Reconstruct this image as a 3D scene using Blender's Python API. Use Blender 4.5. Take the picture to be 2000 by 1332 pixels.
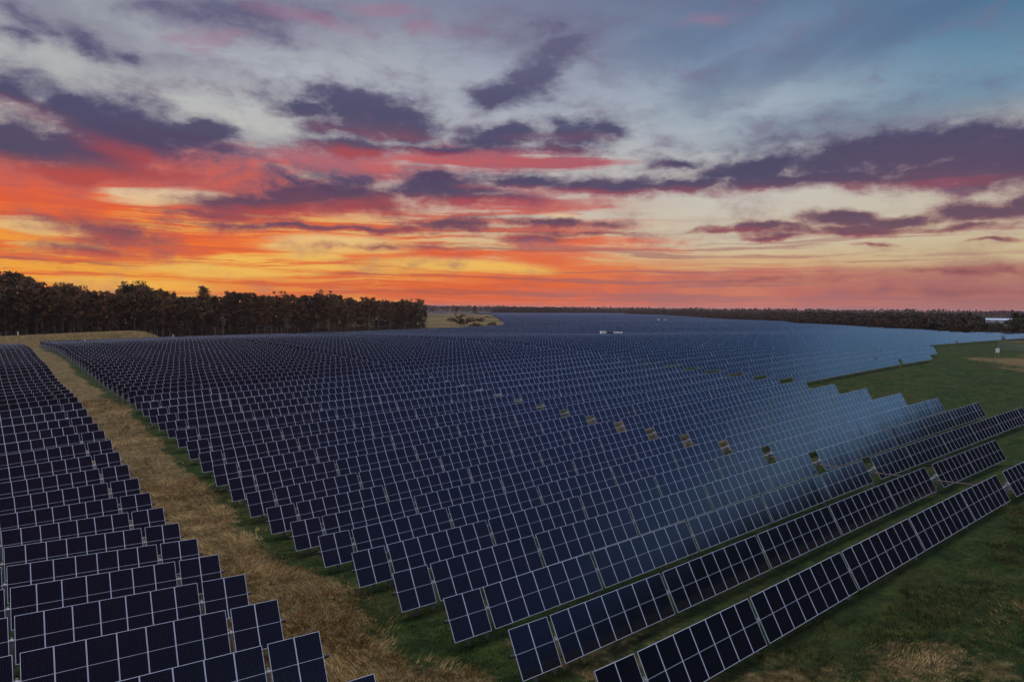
import bpy, math, random
import numpy as np
from mathutils import Matrix, Vector
R_=math.radians
sc=bpy.context.scene
for o in list(bpy.data.objects): bpy.data.objects.remove(o)
C=sc.collection
# ------------------------------------------------------------ camera (x = along the rows, y = across them, away from the camera)
Z0=16.0
F=1411.43; PITCH=0.0462644; ROLL=0.0111293; TH=0.7147616
fw=np.array([math.sin(TH)*math.cos(PITCH),math.cos(TH)*math.cos(PITCH),-math.sin(PITCH)])
rt=np.array([math.cos(TH),-math.sin(TH),0.]); up=np.cross(rt,fw)
r2=rt*math.cos(ROLL)+up*math.sin(ROLL); u2=-rt*math.sin(ROLL)+up*math.cos(ROLL)
cam=bpy.data.cameras.new('camera'); camo=bpy.data.objects.new('camera',cam); C.objects.link(camo)
cam.sensor_width=36; cam.lens=36*F/2000; cam.clip_start=.5; cam.clip_end=60000
camo.matrix_world=Matrix(((r2[0],u2[0],-fw[0],0),(r2[1],u2[1],-fw[1],0),(r2[2],u2[2],-fw[2],Z0),(0,0,0,1)))
sc.camera=camo
def lin(c):
    return tuple(((v/255)/12.92 if v/255<=.04045 else ((v/255+.055)/1.055)**2.4) for v in c[:3])
def pdir(x,y):
    d=fw+r2*(x-1000)/F-u2*(y-666)/F; return d/np.linalg.norm(d)
def azel(x,y):
    d=pdir(x,y); return (math.degrees(math.atan2(d[0],d[1])-TH), math.degrees(math.asin(d[2])))
def at(x,y,dist):
    d=pdir(x,y); k=dist/math.hypot(d[0],d[1]); return Vector((d[0]*k,d[1]*k,Z0+d[2]*k))
sc.view_settings.view_transform='Standard'; sc.view_settings.look='None'
sc.view_settings.exposure=0.0; sc.view_settings.gamma=1.0
# ------------------------------------------------------------ sky
W=bpy.data.worlds.new('World'); sc.world=W; W.use_nodes=True
nt=W.node_tree; nt.nodes.clear(); N=nt.nodes; L=nt.links
class S:                      # tiny helper for node sockets
    pass
def val(x,i):
    if isinstance(x,bpy.types.NodeSocket): L.new(x,i)
    else: i.default_value=x
def mth(op,a,b=None,c=None,clamp=False):
    n=N.new('ShaderNodeMath'); n.operation=op; n.use_clamp=clamp
    val(a,n.inputs[0])
    if b is not None: val(b,n.inputs[1])
    if c is not None: val(c,n.inputs[2])
    return n.outputs[0]
def sstep(x,lo,hi,a=0.,b=1.):
    n=N.new('ShaderNodeMapRange'); n.interpolation_type='SMOOTHSTEP'
    val(x,n.inputs[0]); val(lo,n.inputs[1]); val(hi,n.inputs[2]); n.inputs[3].default_value=a; n.inputs[4].default_value=b
    return n.outputs[0]
def lstep(x,lo,hi,a=0.,b=1.):
    n=N.new('ShaderNodeMapRange'); val(x,n.inputs[0]); n.inputs[1].default_value=lo; n.inputs[2].default_value=hi
    n.inputs[3].default_value=a; n.inputs[4].default_value=b; return n.outputs[0]
def ramp(x,stops,lo,hi,interp='EASE'):
    n=N.new('ShaderNodeValToRGB'); n.color_ramp.interpolation=interp; e=n.color_ramp.elements
    stops=sorted(stops)
    while len(e)<len(stops): e.new(.5)
    for k,(p,c) in enumerate(stops):
        e[k].position=(p-lo)/(hi-lo)
    for k,(p,c) in enumerate(stops): e[k].color=(*lin(c),1) if not isinstance(c[0],float) else (*c,1)
    L.new(lstep(x,lo,hi),n.inputs[0]); return n.outputs[0]
def mix(f,a,b,mode='MIX'):
    n=N.new('ShaderNodeMix'); n.data_type='RGBA'; n.blend_type=mode; n.clamp_factor=True
    val(f,n.inputs[0])
    for s_,i in ((a,6),(b,7)):
        if isinstance(s_,bpy.types.NodeSocket): L.new(s_,n.inputs[i])
        else: n.inputs[i].default_value=(*(lin(s_) if not isinstance(s_[0],float) else s_),1)
    return n.outputs[2]
def comb(x,y,z=0.):
    n=N.new('ShaderNodeCombineXYZ'); val(x,n.inputs[0]); val(y,n.inputs[1]); val(z,n.inputs[2]); return n.outputs[0]
def noise(v,scale,detail=6,rough=.55,dist=0.,col=False):
    n=N.new('ShaderNodeTexNoise'); L.new(v,n.inputs['Vector']); n.inputs['Scale'].default_value=scale
    n.inputs['Detail'].default_value=detail; n.inputs['Roughness'].default_value=rough; n.inputs['Distortion'].default_value=dist
    return n.outputs['Color' if col else 'Fac']
tc=N.new('ShaderNodeTexCoord'); sep=N.new('ShaderNodeSeparateXYZ'); L.new(tc.outputs['Generated'],sep.inputs[0])
dx,dy,dz=sep.outputs
ct,st=math.cos(TH),math.sin(TH)
xr=mth('SUBTRACT',mth('MULTIPLY',dx,ct),mth('MULTIPLY',dy,st))
yr=mth('ADD',mth('MULTIPLY',dx,st),mth('MULTIPLY',dy,ct))
AZ=mth('MULTIPLY',mth('ARCTAN2',xr,yr),57.29578)
EL=mth('MULTIPLY',mth('ARCSINE',dz),57.29578)
P=comb(AZ,EL)
def vsc(v,sx,sy,ox=0.,oy=0.):
    n=N.new('ShaderNodeMapping'); L.new(v,n.inputs[0]); n.inputs['Scale'].default_value=(sx,sy,1); n.inputs['Location'].default_value=(ox,oy,0); return n.outputs[0]
def warp(v,nz,ax,ay):
    a=N.new('ShaderNodeVectorMath'); a.operation='SUBTRACT'; L.new(nz,a.inputs[0]); a.inputs[1].default_value=(.5,.5,.5)
    b=N.new('ShaderNodeVectorMath'); b.operation='MULTIPLY'; L.new(a.outputs[0],b.inputs[0]); b.inputs[1].default_value=(ax,ay,0)
    c=N.new('ShaderNodeVectorMath'); c.operation='ADD'; L.new(v,c.inputs[0]); L.new(b.outputs[0],c.inputs[1]); return c.outputs[0]
wn=noise(vsc(P,.16,.30),1.0,6,.62,col=True)
PW=warp(P,wn,3.6,2.3)                       # billowy outlines
wn2=noise(vsc(P,.055,.5,7,3),1.0,5,.6,col=True)
PS=warp(P,wn2,5.5,1.6)                      # wind-drawn outlines
def blobs_y(lst,v,K):                       # mean height within the clouds covering a direction (-1 base .. +1 top)
    acc=None
    for (x,y,rx,ry,rot,*s) in lst:
        if (s and s[0]<.7) or y<150: continue
        a0,e0=azel(x,y); a1,_=azel(x+rx,y); _,e1=azel(x,y-ry); RX,RY=abs(a1-a0),abs(e1-e0)
        vv=v
        if acc is not None:                 # adds a vanishing amount: only makes the chain evaluate one cloud at a time
            w=N.new('ShaderNodeVectorMath'); w.operation='MULTIPLY_ADD'; L.new(acc,w.inputs[0]); w.inputs[1].default_value=(1e-7,1e-7,1e-7); L.new(v,w.inputs[2]); vv=w.outputs[0]
        m=N.new('ShaderNodeMapping'); m.vector_type='TEXTURE'; L.new(vv,m.inputs[0])
        m.inputs['Location'].default_value=(a0,e0,-.001); m.inputs['Rotation'].default_value=(0,0,R_(rot)); m.inputs['Scale'].default_value=(RX*K,RY*K,1)
        g=N.new('ShaderNodeTexGradient'); g.gradient_type='SPHERICAL'; L.new(m.outputs[0],g.inputs[0])
        q=N.new('ShaderNodeVectorMath'); q.operation='MULTIPLY_ADD'; L.new(m.outputs[0],q.inputs[0]); L.new(g.outputs['Fac'],q.inputs[1])
        if acc is None: q.inputs[2].default_value=(0,0,0)
        else: L.new(acc,q.inputs[2])
        acc=q.outputs[0]
    p=N.new('ShaderNodeSeparateXYZ'); L.new(acc,p.inputs[0]); return mth('DIVIDE',p.outputs[1],mth('MULTIPLY_ADD',p.outputs[2],1000.,.03))
def blobs(lst,v,K=1.45):                           # lst: photograph-degree ellipses (x,y,rx,ry,rot) measured on the 2000-wide photograph
    out=None
    for (x,y,rx,ry,rot,*s) in lst:
        if rx>0:
            a0,e0=azel(x,y); a1,_=azel(x+rx,y); _,e1=azel(x,y-ry); RX,RY=abs(a1-a0),abs(e1-e0)
        else: a0,e0,RX,RY=x,y,-rx,ry
        vv=v
        if out is not None:
            w=N.new('ShaderNodeVectorMath'); w.operation='MULTIPLY_ADD'; L.new(out,w.inputs[0]); w.inputs[1].default_value=(1e-7,1e-7,0); L.new(v,w.inputs[2]); vv=w.outputs[0]
        m=N.new('ShaderNodeMapping'); m.vector_type='TEXTURE'; L.new(vv,m.inputs[0])
        m.inputs['Location'].default_value=(a0,e0,0); m.inputs['Rotation'].default_value=(0,0,R_(rot)); m.inputs['Scale'].default_value=(RX*K,RY*K,1)
        g=N.new('ShaderNodeTexGradient'); g.gradient_type='SPHERICAL'; L.new(m.outputs[0],g.inputs[0])
        f=g.outputs['Fac']
        if s: f=mth('MULTIPLY',f,s[0])
        if out is None: out=f
        else: out=mth('SMOOTH_MAX',out,f,.12)
    return out
# clear-sky colours: five vertical ramps across the view, in degrees above the horizon
top=(168,182,205)
cols=[(-33,[(0,(225,120,40)),(2,(240,165,58)),(5,(238,150,62)),(7.5,(226,160,98)),(10,(206,180,160)),(14,(188,190,186)),(19,(158,164,172)),(24,(128,134,156))]),
 (-17,[(0,(228,108,48)),(1.5,(232,140,60)),(3.5,(240,190,92)),(6,(232,165,90)),(9,(200,170,158)),(12,(188,188,184)),(17,(172,176,184)),(24,(128,132,154))]),
 (0,[(0,(222,110,72)),(1.2,(228,112,62)),(3,(230,160,82)),(4.5,(216,184,138)),(8,(196,184,172)),(11,(188,186,184)),(16,(164,170,184)),(24,(116,124,152))]),
 (17,[(0,(202,118,108)),(1.5,(214,138,92)),(3.2,(212,176,126)),(5.5,(204,193,170)),(9,(198,193,184)),(14,(164,176,188)),(19,(118,140,168)),(24,(88,106,138))]),
 (34,[(0,(174,112,108)),(2,(192,148,108)),(4,(202,182,144)),(7,(198,188,170)),(10.5,(192,178,166)),(15,(112,146,170)),(20,(78,120,152)),(24,(64,104,140))])]
base=None; prev=None
for (a,st_) in cols:
    c=ramp(EL,st_,0,24)
    base=c if base is None else mix(sstep(AZ,prev,a),base,c)
    prev=a
# slow colour drift
n1=noise(vsc(P,.06,.16,3,1),1.0,5,.6)
n3=noise(vsc(PW,.12,.42,1,5),1.0,8,.62)
n4=noise(vsc(PS,.06,1.55,2,2),1.0,8,.66)
nf=noise(vsc(P,.5,.9,4,1),1.0,7,.68)
nm=noise(vsc(PW,.2,.42,8,1),1.0,7,.6)
# thin upper veil
veil=mth('MULTIPLY',sstep(n3,.48,.72),sstep(EL,8,15))
base=mix(mth('MULTIPLY',veil,.25),base,(120,120,146))
# horizon bank, orange on the left fading to dusty pink on the right
hb=sstep(mth('ADD',EL,mth('MULTIPLY',mth('SUBTRACT',n4,.5),3.5)),4.1,2.6)
hb=mth('MULTIPLY',hb,sstep(AZ,-12,2))
hcol=ramp(AZ,[(-35,(236,130,50)),(-6,(230,104,52)),(4,(222,104,66)),(16,(196,110,96)),(34,(168,108,106))],-35,35)
base=mix(mth('MULTIPLY',hb,mth('ADD',.55,mth('MULTIPLY',sstep(n3,.35,.6),.4))),base,hcol)
# red glow
red=[(150,385,330,60,4),(60,350,130,40,0),(480,350,260,55,-8),(700,330,260,35,0,.8),(900,310,220,26,0),(1020,318,170,14,0),(520,480,420,28,0,.8),(150,410,240,30,0,.9),
 (750,500,420,22,0,.7),(1000,395,200,30,0,.7),(1120,480,200,24,0,.6),(980,520,250,20,0,.6)]
rf=blobs(red,PS)
ra=sstep(mth('ADD',rf,mth('MULTIPLY',sstep(rf,.0,.2),mth('ADD',mth('MULTIPLY',mth('SUBTRACT',nm,.5),1.0),mth('MULTIPLY',mth('SUBTRACT',n4,.5),1.3)))),.06,.62)
rcol=mix(sstep(AZ,-22,4),mix(sstep(EL,4,9),(236,104,44),(224,86,58)),mix(sstep(EL,5,9),(222,106,74),(178,78,90)))
base=mix(mth('MULTIPLY',ra,.92),base,rcol)
# wind-drawn streaks low over the horizon
stk=mth('MULTIPLY',sstep(n4,.46,.53),sstep(EL,10,6))
stk=mth('MULTIPLY',stk,sstep(AZ,16,-2))
base=mix(mth('MULTIPLY',stk,.85),base,ramp(EL,[(0,(212,94,48)),(3,(224,100,54)),(6,(220,92,58)),(9,(190,92,84)),(12,(120,86,100))],0,12))
stk2=mth('MULTIPLY',sstep(noise(vsc(PS,.03,1.6,9,4),1.0,7,.6),.53,.62),sstep(EL,8,4))
base=mix(mth('MULTIPLY',stk2,.7),base,mix(sstep(AZ,-8,14),(164,86,76),(160,106,106)))
# bright gaps
gap=[(80,445,85,18,-3),(150,452,60,10,0),(320,384,120,15,3),(650,478,140,18,0),(600,500,80,10,0),(900,517,200,15,-2),(430,530,190,16,0,.8),(250,560,210,16,0,.8),(110,480,90,12,0,.7),(600,345,60,14,0,.6),(830,395,60,14,0,.6),(1120,425,60,8,0,.6),(480,590,300,16,0,.7)]
gf=blobs(gap,PS)
ga=sstep(mth('ADD',gf,mth('MULTIPLY',sstep(gf,0,.2),mth('ADD',mth('MULTIPLY',mth('SUBTRACT',nm,.5),.7),mth('MULTIPLY',mth('SUBTRACT',n4,.5),1.6)))),.12,.6)
base=mix(mth('MULTIPLY',ga,.85),base,ramp(EL,[(0,(248,180,62)),(3,(240,192,92)),(6,(232,200,142)),(9,(218,202,176)),(12,(202,198,188))],0,12))
# broad soft grey-blue veils, high up
sv_=blobs([(1560,110,260,45,22),(1770,45,230,40,20),(1400,165,90,50,24),(1300,80,260,60,10,.8),(1090,70,170,70,0),(450,40,240,55,0),(150,60,230,55,-15),(290,120,170,40,0,.8),(640,20,200,40,0,.7),(1650,250,330,50,3,.9),(150,200,260,60,-10,.8),(600,300,260,40,0,.7)],PW,1.6)
va=sstep(mth('ADD',sv_,mth('MULTIPLY',mth('SUBTRACT',nm,.5),.8)),.0,.8)
base=mix(mth('MULTIPLY',va,.5),base,mix(sstep(AZ,-4,14),(118,114,140),(84,102,134)))
# dark clouds
dark=[(120,298,230,46,-2),(230,262,200,40,-12),(40,185,110,24,-14),(160,215,150,36,-14),(290,248,150,44,-10),(400,258,52,32,0),(90,292,210,52,-3),(260,295,120,36,0),(150,325,120,26,0),
 (70,50,90,26,-20,.7),(165,82,52,26,-28,.85),(30,75,50,18,0,.7),(250,115,60,20,0,.55),(450,28,170,30,6,.68),(530,70,60,22,0,.6),(300,15,130,22,0,.55),
 (585,208,66,20,-4),(690,205,110,36,0),(750,226,100,44,-6),(800,250,52,32,-10),(680,186,80,20,0),(700,286,110,16,0),(830,292,130,12,0,.8),(660,250,90,26,0,.8),
 (985,185,62,30,12),(1050,140,72,40,28),(1100,100,80,36,20,.8),(1080,60,90,40,0,.55),
 (1000,270,85,24,6),(1110,262,90,30,0),(1180,250,50,14,0,.8),(1080,296,130,12,0,.8),
 (600,372,120,30,6),(520,398,120,22,4),(700,390,120,30,0),(800,372,80,18,0,.8),(570,348,70,20,0,.75),
 (890,362,100,34,0),(1000,350,140,16,-3,.9),(960,390,110,16,0,.8),
 (1180,360,150,15,0,.9),(1330,362,170,15,0,.9),(1330,322,70,14,0,.8),(1480,325,150,30,6),(1640,310,190,44,3),(1800,300,200,52,2),(1970,300,160,58,0),(1560,350,250,20,2),(1850,340,240,24,0),
 (1950,405,130,18,2),(1640,425,70,16,0),(1780,425,80,14,0),(1680,448,220,12,0,.8),(1480,446,110,7,2,.8),(1500,466,70,5,2,.7),(1880,440,110,10,0,.7),
 (230,455,85,30,-10,.85),(190,488,110,12,-4,.8),(440,420,150,10,0,.75),(640,447,260,9,0,.9),(880,440,100,14,0,.8),(1080,436,130,10,0,.8),(1150,455,120,6,0,.6),(110,420,50,8,0,.4),(960,462,150,7,0,.6),(740,486,90,7,0,.6),
 (1700,478,40,4,0,.6),(1950,470,60,4,0,.6),(1880,530,220,8,0,.6),(1900,572,240,8,0,.55),(1500,545,200,5,0,.5)]
df=blobs(dark,PW,1.85); yr=blobs_y(dark,PW,1.85)
nd=mth('ADD',mth('ADD',mth('MULTIPLY',mth('SUBTRACT',nf,.5),.65),mth('MULTIPLY',mth('SUBTRACT',nm,.5),1.35)),mth('MULTIPLY',mth('SUBTRACT',n3,.5),.6))
dd=mth('ADD',df,mth('MULTIPLY',nd,sstep(df,-.04,.16)))
da=sstep(dd,.02,.68)
# red undersides: sample the same cloud field's neighbourhood by elevation masks
und=[(880,312,330,18,0),(1010,320,220,16,0),(120,350,240,26,0),(300,325,150,26,-16,.7),(560,420,200,12,0,.8),(930,405,150,16,0),(1050,392,120,14,0,.8),(1250,376,220,8,0,.7),(1500,374,220,10,0,.8),(1750,364,260,10,0,.7),(700,300,120,18,0,.8),(1430,452,90,7,0,.9),(1530,468,110,5,0,.7),(1700,464,200,5,0,.5),(640,465,300,8,0,.8),(200,500,140,10,0,.7)]
ub=blobs(und,PS); uf=sstep(mth('ADD',ub,mth('MULTIPLY',sstep(ub,0,.2),mth('MULTIPLY',mth('SUBTRACT',nm,.5),1.2))),.05,.75)
dcol=ramp(EL,[(0,(150,98,98)),(4,(128,80,88)),(7,(92,70,92)),(10,(70,66,98)),(14,(72,72,104)),(20,(98,98,128)),(24,(96,104,138))],0,24)
dcol=mix(mth('MULTIPLY',sstep(n1,.42,.65),.16),dcol,mix(sstep(EL,9,14),(122,76,98),(80,82,114)))
low=mth('MULTIPLY',sstep(mth('ADD',yr,mth('MULTIPLY',mth('SUBTRACT',nm,.5),.35)),.10,-.36),mth('MULTIPLY',sstep(EL,15.5,9.5),lstep(AZ,2,16,1.,.32)))
dcol=mix(mth('MULTIPLY',low,.75),dcol,ramp(AZ,[(-35,(178,82,74)),(-12,(170,74,76)),(4,(158,72,84)),(20,(128,70,90)),(35,(112,72,96))],-35,35))
dcol=mix(mth('MULTIPLY',uf,.45),dcol,mix(sstep(AZ,-20,10),(196,76,66),(160,72,88)))
dcol=mix(mth('MULTIPLY',sstep(dd,.75,.3),.35),dcol,mix(sstep(EL,5,12),(200,110,90),(140,134,156)))
front=mix(mth('MULTIPLY',da,.96),base,dcol)
# pinkish wisps high up
pw=blobs([(390,75,110,22,8,.8),(600,40,130,20,-6,.7),(380,95,60,16,0,.6),(750,20,80,16,0,.8),(1370,35,90,20,0,.6),(820,60,60,20,0,.5)],PW)
front=mix(mth('MULTIPLY',sstep(mth('ADD',pw,mth('MULTIPLY',nd,.7)),.12,.6),.5),front,(158,120,144))
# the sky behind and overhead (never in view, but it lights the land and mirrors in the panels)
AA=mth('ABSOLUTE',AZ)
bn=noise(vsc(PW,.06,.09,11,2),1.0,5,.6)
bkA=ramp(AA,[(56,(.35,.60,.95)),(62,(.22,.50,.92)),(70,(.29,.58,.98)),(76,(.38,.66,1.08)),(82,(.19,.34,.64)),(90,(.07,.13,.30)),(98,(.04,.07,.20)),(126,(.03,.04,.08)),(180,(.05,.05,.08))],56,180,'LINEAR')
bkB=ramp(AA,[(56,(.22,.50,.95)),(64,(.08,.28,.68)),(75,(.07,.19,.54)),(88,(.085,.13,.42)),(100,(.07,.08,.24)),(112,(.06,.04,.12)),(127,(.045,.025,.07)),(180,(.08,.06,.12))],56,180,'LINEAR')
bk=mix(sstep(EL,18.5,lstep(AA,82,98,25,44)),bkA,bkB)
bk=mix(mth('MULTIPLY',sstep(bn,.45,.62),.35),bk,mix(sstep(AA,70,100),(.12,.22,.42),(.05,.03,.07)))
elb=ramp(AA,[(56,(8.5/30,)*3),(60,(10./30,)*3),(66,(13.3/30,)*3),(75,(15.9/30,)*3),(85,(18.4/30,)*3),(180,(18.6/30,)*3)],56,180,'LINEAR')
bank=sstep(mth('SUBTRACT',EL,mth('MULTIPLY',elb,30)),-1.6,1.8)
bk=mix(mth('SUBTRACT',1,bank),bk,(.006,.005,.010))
bk=mix(mth('MULTIPLY',sstep(EL,28,20),sstep(AA,106,122)),bk,mix(sstep(EL,1,7),(.10,.10,.13),(.62,.64,.78)))  # unseen low rear sky, lifted to add fill on camera-facing surfaces
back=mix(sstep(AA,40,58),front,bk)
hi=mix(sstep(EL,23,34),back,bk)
em=mix(sstep(EL,56,70),hi,(3.5,3.6,3.9))     # unseen high sky, brightened beyond the visible sky to light the scene
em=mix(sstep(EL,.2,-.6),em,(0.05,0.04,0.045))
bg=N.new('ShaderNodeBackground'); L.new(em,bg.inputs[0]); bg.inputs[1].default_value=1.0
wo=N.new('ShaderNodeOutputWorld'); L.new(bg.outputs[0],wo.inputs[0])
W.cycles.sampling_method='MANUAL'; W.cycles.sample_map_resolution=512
# the sun, just setting behind the wood on the left
sd,_=azel(330,600); saz=TH+R_(sd)
sun=bpy.data.lights.new('sun','SUN'); sun.energy=1.1; sun.angle=R_(5); sun.color=(1,.48,.2)
so=bpy.data.objects.new('sun',sun); C.objects.link(so)
sv=Vector((math.sin(saz)*math.cos(R_(2.6)),math.cos(saz)*math.cos(R_(2.6)),math.sin(R_(2.6))))
so.rotation_euler=sv.to_track_quat('Z','Y').to_euler()
GU=[-400, -200, -100, -60, -45, -22, 0, 22, 44, 66, 88, 110, 132, 155, 180, 210, 250, 300, 350, 420, 520, 700, 1000, 1500]
GV=[-200, -100, -40, -10, 3, 16, 29, 42, 55, 68, 81, 94, 107, 120, 133, 146, 159, 172, 185, 198, 211, 224, 237, 265, 285, 310, 340, 380, 430, 500, 600, 800, 1100, 1600]
TT="""524 999 1238 1329 1361 1404 1438 1462 1479 1492 1503 1515 1527 1539 1551 1561 1566 1559 1537 1483 1377 1154 766 134;
1053 1176 1247 1279 1291 1311 1329 1343 1357 1373 1390 1406 1421 1432 1439 1438 1422 1386 1342 1273 1177 1014 755 329;
1372 1300 1274 1273 1276 1284 1293 1304 1317 1333 1350 1367 1381 1387 1383 1365 1326 1268 1211 1142 1061 939 753 445;
1530 1381 1311 1294 1294 1305 1321 1335 1341 1345 1356 1371 1382 1379 1360 1323 1266 1197 1139 1076 1007 908 757 502;
1596 1426 1341 1318 1316 1328 1355 1388 1380 1369 1371 1387 1392 1378 1346 1297 1232 1162 1107 1050 987 897 760 526;
1661 1480 1389 1360 1356 1365 1403 1491 1451 1420 1406 1418 1410 1374 1323 1261 1192 1125 1076 1025 970 890 766 550;
1724 1542 1454 1425 1421 1429 1474 1601 1572 1522 1489 1450 1421 1356 1285 1215 1146 1088 1047 1004 957 887 773 574;
1786 1611 1532 1511 1510 1525 1573 1688 1646 1581 1507 1446 1387 1310 1231 1160 1099 1054 1022 987 948 886 781 597;
1847 1683 1619 1610 1615 1639 1684 1790 1728 1620 1520 1416 1331 1251 1171 1104 1057 1026 1002 975 942 888 792 620;
1906 1756 1706 1705 1714 1746 1787 1768 1685 1591 1488 1381 1281 1203 1124 1058 1026 1007 988 967 941 893 802 642;
1963 1826 1783 1781 1784 1791 1776 1700 1605 1522 1444 1370 1276 1182 1117 1047 1009 995 979 963 943 900 814 665;
2017 1887 1841 1827 1817 1789 1724 1595 1507 1445 1384 1318 1226 1148 1086 1033 998 984 973 965 950 909 826 687;
2066 1935 1878 1845 1822 1765 1685 1589 1480 1405 1340 1262 1174 1114 1064 1022 988 971 973 972 959 918 838 708;
2108 1968 1893 1843 1811 1737 1635 1505 1414 1357 1295 1219 1153 1092 1049 1016 989 976 981 984 971 928 849 730;
2141 1985 1889 1827 1792 1717 1621 1505 1400 1321 1249 1175 1106 1066 1041 1019 1000 993 997 1000 984 936 860 752;
2162 1987 1871 1803 1768 1701 1626 1538 1399 1302 1223 1151 1093 1058 1040 1027 1017 1011 1020 1020 997 944 871 774;
2170 1975 1845 1773 1739 1676 1610 1532 1400 1293 1209 1141 1092 1063 1049 1045 1046 1047 1051 1041 1009 951 881 796;
2163 1953 1814 1740 1705 1641 1565 1474 1378 1284 1201 1139 1098 1075 1068 1072 1084 1096 1087 1061 1018 956 891 819;
2142 1923 1780 1706 1671 1605 1526 1433 1362 1278 1198 1142 1109 1093 1093 1105 1127 1142 1123 1080 1025 961 900 841;
2107 1888 1746 1672 1638 1576 1511 1445 1373 1280 1199 1149 1123 1116 1123 1142 1169 1182 1154 1094 1030 966 910 863;
2060 1850 1715 1644 1611 1553 1494 1436 1363 1274 1203 1160 1142 1142 1155 1180 1211 1220 1180 1102 1035 972 919 885;
2002 1810 1687 1622 1591 1534 1471 1401 1326 1260 1206 1176 1166 1171 1189 1216 1249 1254 1200 1108 1041 979 928 906;
1936 1770 1664 1607 1579 1524 1460 1385 1313 1262 1220 1200 1195 1203 1221 1248 1279 1276 1215 1117 1052 986 938 926;
1784 1686 1624 1588 1569 1531 1486 1434 1382 1334 1295 1277 1271 1275 1286 1301 1313 1296 1244 1158 1085 1005 958 965;
1681 1634 1604 1584 1572 1550 1524 1494 1457 1413 1372 1345 1331 1327 1329 1333 1332 1310 1266 1192 1112 1018 973 989;
1572 1584 1590 1588 1585 1580 1574 1567 1553 1508 1463 1429 1405 1390 1380 1372 1360 1335 1296 1231 1144 1036 993 1009;
1474 1546 1585 1599 1603 1608 1610 1606 1595 1572 1542 1512 1484 1460 1437 1420 1400 1371 1333 1270 1180 1060 1019 1022;
1385 1519 1587 1613 1622 1632 1638 1638 1633 1622 1605 1585 1563 1541 1516 1485 1451 1419 1376 1311 1225 1111 1056 1028;
1320 1503 1593 1626 1637 1650 1658 1663 1663 1659 1650 1636 1619 1597 1570 1535 1490 1444 1405 1345 1277 1194 1103 1028;
1281 1495 1598 1635 1647 1662 1673 1680 1683 1682 1677 1667 1652 1633 1607 1574 1527 1470 1419 1361 1321 1285 1153 1026;
1281 1498 1600 1638 1650 1665 1677 1685 1689 1689 1685 1676 1664 1647 1624 1594 1549 1493 1442 1383 1332 1281 1178 1030;
1351 1524 1605 1634 1643 1654 1662 1668 1670 1669 1665 1658 1648 1634 1617 1592 1557 1511 1466 1407 1335 1248 1163 1064;
1486 1567 1605 1617 1621 1625 1627 1628 1626 1623 1619 1612 1604 1593 1580 1563 1538 1506 1473 1429 1373 1293 1215 1165;
1699 1632 1599 1586 1581 1574 1567 1560 1553 1547 1540 1533 1527 1520 1512 1503 1491 1476 1462 1442 1415 1373 1321 1292"""
# ------------------------------------------------------------ terrain (height of the tracker axis over x, y; the ground lies TUBE below it)
TUBE=1.65
_T=-np.array([[int(a) for a in r.split()] for r in TT.replace('\n',' ').split(';')],float)/100
GUa,GVa=np.array(GU,float),np.array(GV,float)
def _bil(u,v):
    fu=np.clip(np.interp(u,GUa,np.arange(len(GUa))),0,len(GUa)-1.001); fv=np.clip(np.interp(v,GVa,np.arange(len(GVa))),0,len(GVa)-1.001)
    i=fv.astype(int); j=fu.astype(int); a=fu-j; b=fv-i
    return (_T[i,j]*(1-a)+_T[i,j+1]*a)*(1-b)+(_T[i+1,j]*(1-a)+_T[i+1,j+1]*a)*b
def axis_z(u,v):
    u=np.asarray(u,float); v=np.asarray(v,float); z=0
    for du in (-5,0,5):
        for dv in (-4,0,4): z=z+_bil(u+du,v+dv)/9
    return z+Z0
def berm(u,v):
    # low earth bank behind the left-hand rows
    h=np.exp(-((v-(329+.03*(u+40)))/7.5)**2)*np.clip(3.2+(u+40)*.022,2.5,6)
    return h*1/(1+np.exp((u-88-0*(v))/3.0))
def ground_z(u,v):
    u=np.asarray(u,float); v=np.asarray(v,float)
    return axis_z(u,v)-TUBE+berm(u,v)
# deterministic value noise for geometry and ground zones
_rng=np.random.RandomState(7); _G=_rng.rand(256,256)
def vnoise(x,y):
    xi=np.floor(x).astype(int); yi=np.floor(y).astype(int); fx=x-xi; fy=y-yi
    fx=fx*fx*(3-2*fx); fy=fy*fy*(3-2*fy)
    g=lambda a,b:_G[a%256,b%256]
    return (g(xi,yi)*(1-fx)+g(xi+1,yi)*fx)*(1-fy)+(g(xi,yi+1)*(1-fx)+g(xi+1,yi+1)*fx)*fy
def fbm(x,y,o=4):
    s=0;a=.5;t=0
    for k in range(o): s=s+a*vnoise(x*2**k+17*k,y*2**k+31*k); t+=a; a*=.5
    return s/t
# ------------------------------------------------------------ layout measured from the photograph
TILT=1.05338; P_=5.58079; W_=1.18992; GAP=.2336; MG=1.7476; U0=18.94277; V0=17.92418; LW=6.84303; SK=.0770; GAB=5.28845
LSEG=[2,7,8,8,8,7]; RSEG=[7,8,8,8,8,2]
def row_v(r): return V0+r*P_
def half(segs,c):
    out=[]
    for n in segs: out.append((c,n)); c+=n*W_+GAP
    return out,c-GAP
def block_segments(start):
    a,e=half(LSEG,start); b,e2=half(RSEG,e+MG); return a+b,e,e2   # segments, left end of drive gap, end of the tracker
BLK=None
_s,_e,_x=block_segments(0.); BLEN=_x; MOTOR=_e+MG/2
def start_u(b,r): return U0+SK*row_v(r)+b*(BLEN+GAB)
def vmax(u): return np.interp(u,[30,35,180,182,289,352,440,767,900,2000],[300,330,332,342,385,415,518,936,1150,1150])
def vmin(u):
    return np.interp(u,[346,386,432,559,660,1083,1400],[98,124,153,290,358,818,1150])
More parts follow.
